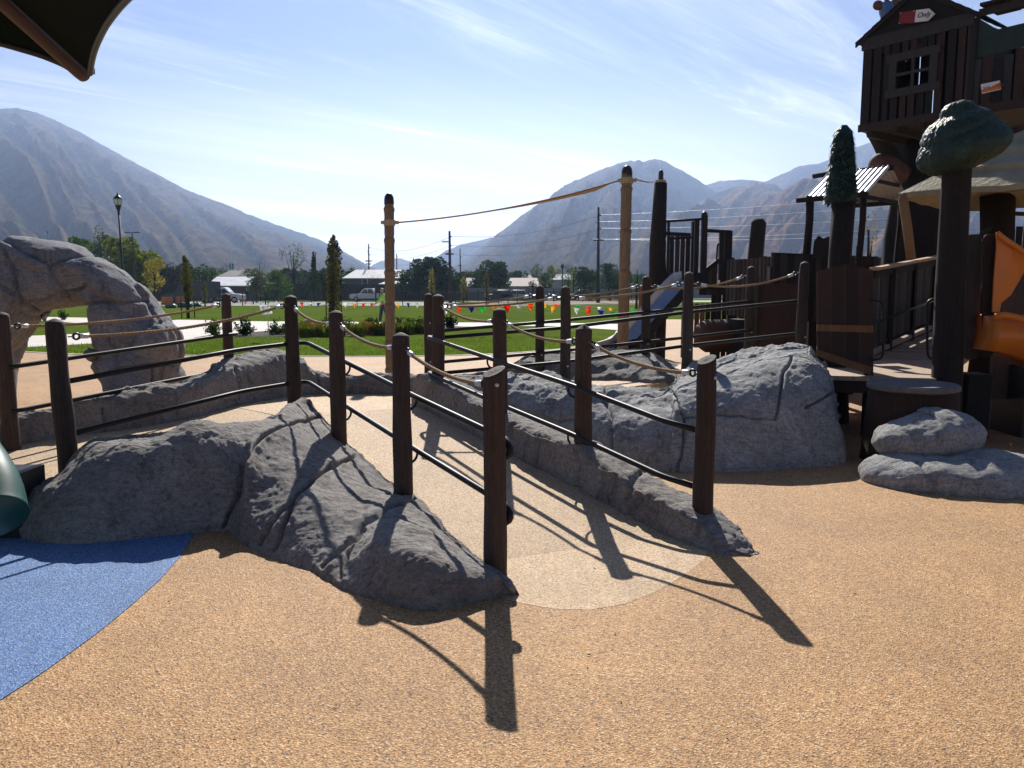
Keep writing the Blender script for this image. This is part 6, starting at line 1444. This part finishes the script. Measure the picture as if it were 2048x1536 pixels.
# striding to the left, the near arm hanging forward with a white glove
hip = px_m(0, .93)
body = skin_body('person', [[(hip, .12), (px_m(.02, 1.15), .12), (px_m(.01, 1.38), .13), (px_m(-.02, 1.50), .06), (px_m(-.04, 1.57), .065), (px_m(-.05, 1.66), .10), (px_m(-.05, 1.73), .07)],
    [(px_m(.01, 1.38), .13), (px_m(-.02, 1.38, -.17), .06), (px_m(-.14, 1.14, -.22), .045), (px_m(-.34, .98, -.22), .036), (px_m(-.42, .92, -.22), .03)],
    [(px_m(.01, 1.38), .13), (px_m(.02, 1.38, .17), .06), (px_m(.12, 1.12, .22), .045), (px_m(.10, .90, .22), .036), (px_m(.08, .83, .22), .03)],
    [(hip, .12), (px_m(-.05, .85, -.10), .085), (px_m(-.10, .48, -.10), .06), (px_m(-.17, .09, -.10), .042), (px_m(-.30, .04, -.10), .035)],
    [(hip, .12), (px_m(.05, .85, .10), .085), (px_m(.13, .48, .10), .06), (px_m(.25, .12, .10), .042), (px_m(.14, .04, .10), .035)]], skin, None, 2, pg)
tag(body, 'person in a bright green shirt and dark trousers walking behind the shorter bamboo pole', 'person')
skin_body('shirt', [[(px_m(0, .98), .145), (px_m(.02, 1.15), .15), (px_m(.01, 1.38), .155), (px_m(-.01, 1.46), .07)], [(px_m(.01, 1.38), .155), (px_m(-.02, 1.38, -.17), .085), (px_m(-.14, 1.14, -.22), .065), (px_m(-.33, .99, -.22), .05)], [(px_m(.01, 1.38), .155), (px_m(.02, 1.38, .17), .085), (px_m(.12, 1.12, .22), .065), (px_m(.10, .92, .22), .05)]], hiv, body, 2, pg)
skin_body('trousers', [[(px_m(0, 1.0), .14), (hip, .135), (px_m(-.05, .85, -.10), .11), (px_m(-.10, .48, -.10), .085), (px_m(-.165, .10, -.10), .07)], [(hip, .135), (px_m(.05, .85, .10), .11), (px_m(.13, .48, .10), .085), (px_m(.245, .13, .10), .07)]], navy, body, 2, pg)
skin_body('glove', [[(px_m(-.37, .955, -.22), .042), (px_m(-.43, .91, -.22), .05), (px_m(-.49, .86, -.22), .03)]], MAT['white'], body, 2, pg)
skin_body('hair', [[(px_m(-.03, 1.69), .105), (px_m(-.02, 1.73), .10)]], simple('hair_dark', (.02, .015, .012), .6), body, 2, pg)
for s, q in ((-.10, -.22), (.10, .20)): skin_body('shoe', [[(px_m(q + .04, .06, s), .06), (px_m(q - .05, .045, s), .055), (px_m(q - .13, .04, s), .045)]], MAT['blackrub'], body, 2, pg)
# ---------------------------------------------------------------- pennant strings
PC_ = {k: leafmat('pennant_' + k, c, .5, .03, tint=(1.2, 1.2, 1.2)) for k, c in dict(red=(.85, .05, .03), orange=(.95, .24, .02), blue=(.02, .07, .45), green=(.03, .60, .14), yellow=(.95, .62, .02), white=(.80, .80, .78)).items()}
def pennants(label, a, b, sagv, seq, size, seed):
    T = thing('pennant_string', label, 'bunting', ((a + b) / 2).xy.to_3d(), 'strings of coloured pennants over the lawn'); pts = sag(a, b, sagv, 60); m = MB(); m.tube(pts, .008, 5); m.build('line', MAT['white'], T)
    n = len(seq); rng = random.Random(seed)
    for k, c in enumerate(seq):
        p = cr(pts, 59 * (k + .5) / n); q = cr(pts, min(59, 59 * (k + .5) / n + 1)); u = (q - p).normalized(); sw = rng.uniform(-.06, .06); fw = rng.uniform(-.12, .12)
        A, B, C = p - u * size * .5, p + u * size * .5, p + Vector((sw, fw, -size * 1.15 * rng.uniform(.75, 1)))
        mid = (A + B + C) / 3 + Vector((0, .03, 0)); m = MB(); t = Vector((0, .003, 0)); m.add([A, B, C, mid, A + t, B + t, C + t, mid + t], [(0, 1, 3), (1, 2, 3), (2, 0, 3), (5, 4, 7), (6, 5, 7), (4, 6, 7)]); m.build('pennant', PC_[c], T)
s1 = ['white', 'orange', 'blue', 'green', 'yellow', 'red', 'white', 'orange']; s2 = ['green', 'yellow', 'red', 'white', 'orange', 'blue', 'green', 'orange', 'red']
pennants('string of pennants between the twin posts and the first far rope post', D(882, 612, 29), D(1073, 606, 29.5), .06, s1, .28, 1)
pennants('string of pennants sagging between the far rope posts and the metal slide', D(1073, 608, 29.5), D(1290, 629, 27), -.0, s2, .27, 2)
pennants('farther string of small pennants behind the taller bamboo pole', D(1040, 604, 42), D(1300, 620, 40), -.0, ['white', 'green', 'yellow', 'orange', 'blue', 'green', 'red', 'white', 'yellow', 'blue', 'green', 'orange'], .26, 3)
pennants('string of pennants in front of the fence left of the worker', D(560, 603, 46), D(772, 606, 44), .05, ['yellow', 'green', 'red', 'white', 'blue', 'white', 'green', 'white', 'yellow', 'red', 'orange', 'yellow'], .26, 4)
pennants('string of pennants between the shorter bamboo pole and the twin posts', D(786, 605, 40), D(868, 604, 38), .03, ['yellow', 'blue', 'white', 'green'], .25, 5)
pennants('faded string of pennants over the parking lot left of the tall corner post', D(470, 600, 60), D(560, 602, 56), .05, ['white', 'red', 'blue', 'white', 'green', 'white'], .3, 6)
for px, y in ((1073, 29.3), (1290, 27), (870, 30)):
    p = gy(px + 1, y); m = MB(); m.tube([p, p + UP * 1.35], .02, 6); tag(m.build('stake', MAT['plankdark']), 'thin stake holding a pennant string %s' % {1073: 'behind the first far rope post', 1290: 'beside the metal slide', 870: 'behind the twin posts'}[px], 'stake', 'stakes of the pennant strings')
# sign hanging on the rope line in front of the lawn
sgp = [D(518.5, 611, 8.6), D(539, 608.5, 8.6), D(545, 627, 8.6), D(525, 630, 8.6)]; sgp = [D(a, b, 26) for a, b in ((518.5, 611), (539, 608.5), (545, 627), (525, 630))]
T = thing('lawn_sign', 'small tilted white notice with black lettering seen behind the upper rope', 'notice', Vector((sgp[3].x, 26, 0)))
m = MB(); m.prism([sgp[3], sgp[2], sgp[1], sgp[0]], (0, .01, 0)); m.build('board', leafmat('sign_sheet', (.85, .85, .85), .5, .02, tint=(1, 1, 1)), T)
ax_s = sgp[2] - sgp[3]; up_s = sgp[0] - sgp[3]
text('PLEASE KEEP', sgp[3].lerp(sgp[0], .70) + ax_s * .06 + Vector((0, -.006, 0)), ax_s, .062, MAT['black'], T, up=up_s); text('GRASS', sgp[3].lerp(sgp[0], .2) + ax_s * .27 + Vector((0, -.006, 0)), ax_s, .07, MAT['black'], T, up=up_s)
m = MB(); c = sgp[3].lerp(sgp[2], .5); m.bar(c + Vector((0, .015, .1)), (c.x + .02, 26.015, 0), .02, .02); m.build('stake', MAT['steel'], T)
# orange barriers and bags by the fence on the left
for k, (px, w_, c) in enumerate(((338, .9, 'orange'), (360, .8, 'orange'))):
    p = gy(px, 90); T = thing('barrier', ('left' if k == 0 else 'right') + ' one of two orange plastic barriers standing behind the iron fence', 'barrier', p, 'orange barriers behind the iron fence')
    m = MB(); m.prism([(p.x - w_, 89.8, 0), (p.x + w_, 89.8, 0), (p.x + w_ * .9, 89.8, .9), (p.x - w_ * .9, 89.8, .9)], (0, .3, 0)); m.build('panel', MAT['orange'], T)
    for s in (-1, 1): m = MB(); m.box((p.x + s * w_ * .7, 89.95, .06), (.3, .7, .12)); m.build('foot', MAT['blackrub'], T)
for k, (px, pb, s, c, lab) in enumerate(((342, 616, .5, 'black', 'black rubbish bag lying by the fence under the orange barriers'), (370, 615, .7, 'darkgrey', 'dark grey tarp heap at the foot of the staked olive tree'), (394, 613, .4, 'black', 'dark bag lying right of the staked olive tree'))):
    blob('bag', lab, G(px, pb) + UP * s * .3, (s, s * .6, s * .45), 50 + k, paint[c], .08, 2.0, n=24, cat='bag', group='bags and tarps lying by the iron fence')
for px, pb, c, lab in ((581, 651, 'white', 'pale grey bag lying on the path left of the tall corner post'), (617, 650, 'silver', 'pale blue bag lying on the path right of the tall corner post')):
    blob('bag', lab, G(px, pb) + UP * .12, (.24, .2, .15), 60 + int(px), paint[c], .04, 3.0, n=24, cat='bag', group='bags lying on the path')
# tiny twig on the play surface
m = MB(); p = G(1178, 1312); m.tube([p + Vector((-.012, 0, .004)), p + Vector((.0, .004, .007)), p + Vector((.012, -.003, .004))], [.001, .003, .001], 6); tag(m.build('twig', MAT['black']), 'tiny dark twig lying on the tan play surface', 'twig')

dr = random.Random(9); m = MB()
for k in range(34):
    p = G(dr.uniform(150, 2000), dr.uniform(1080, 1500)); a = dr.uniform(0, 3.14); l = dr.uniform(.004, .011); u = Vector((math.cos(a) * l, math.sin(a) * l, 0)); v = Vector((-u.y, u.x, 0)) * .45; z = Vector((0, 0, .004))
    m.add([p - u + Vector((0, 0, .003)), p - v + z, p + u + Vector((0, 0, .003)), p + v + z * 1.6], [(0, 1, 2, 3)])
tag(m.build('debris', simple('dry_leaf_bits', (.11, .06, .03), .8, .5, 40)), kind='stuff')
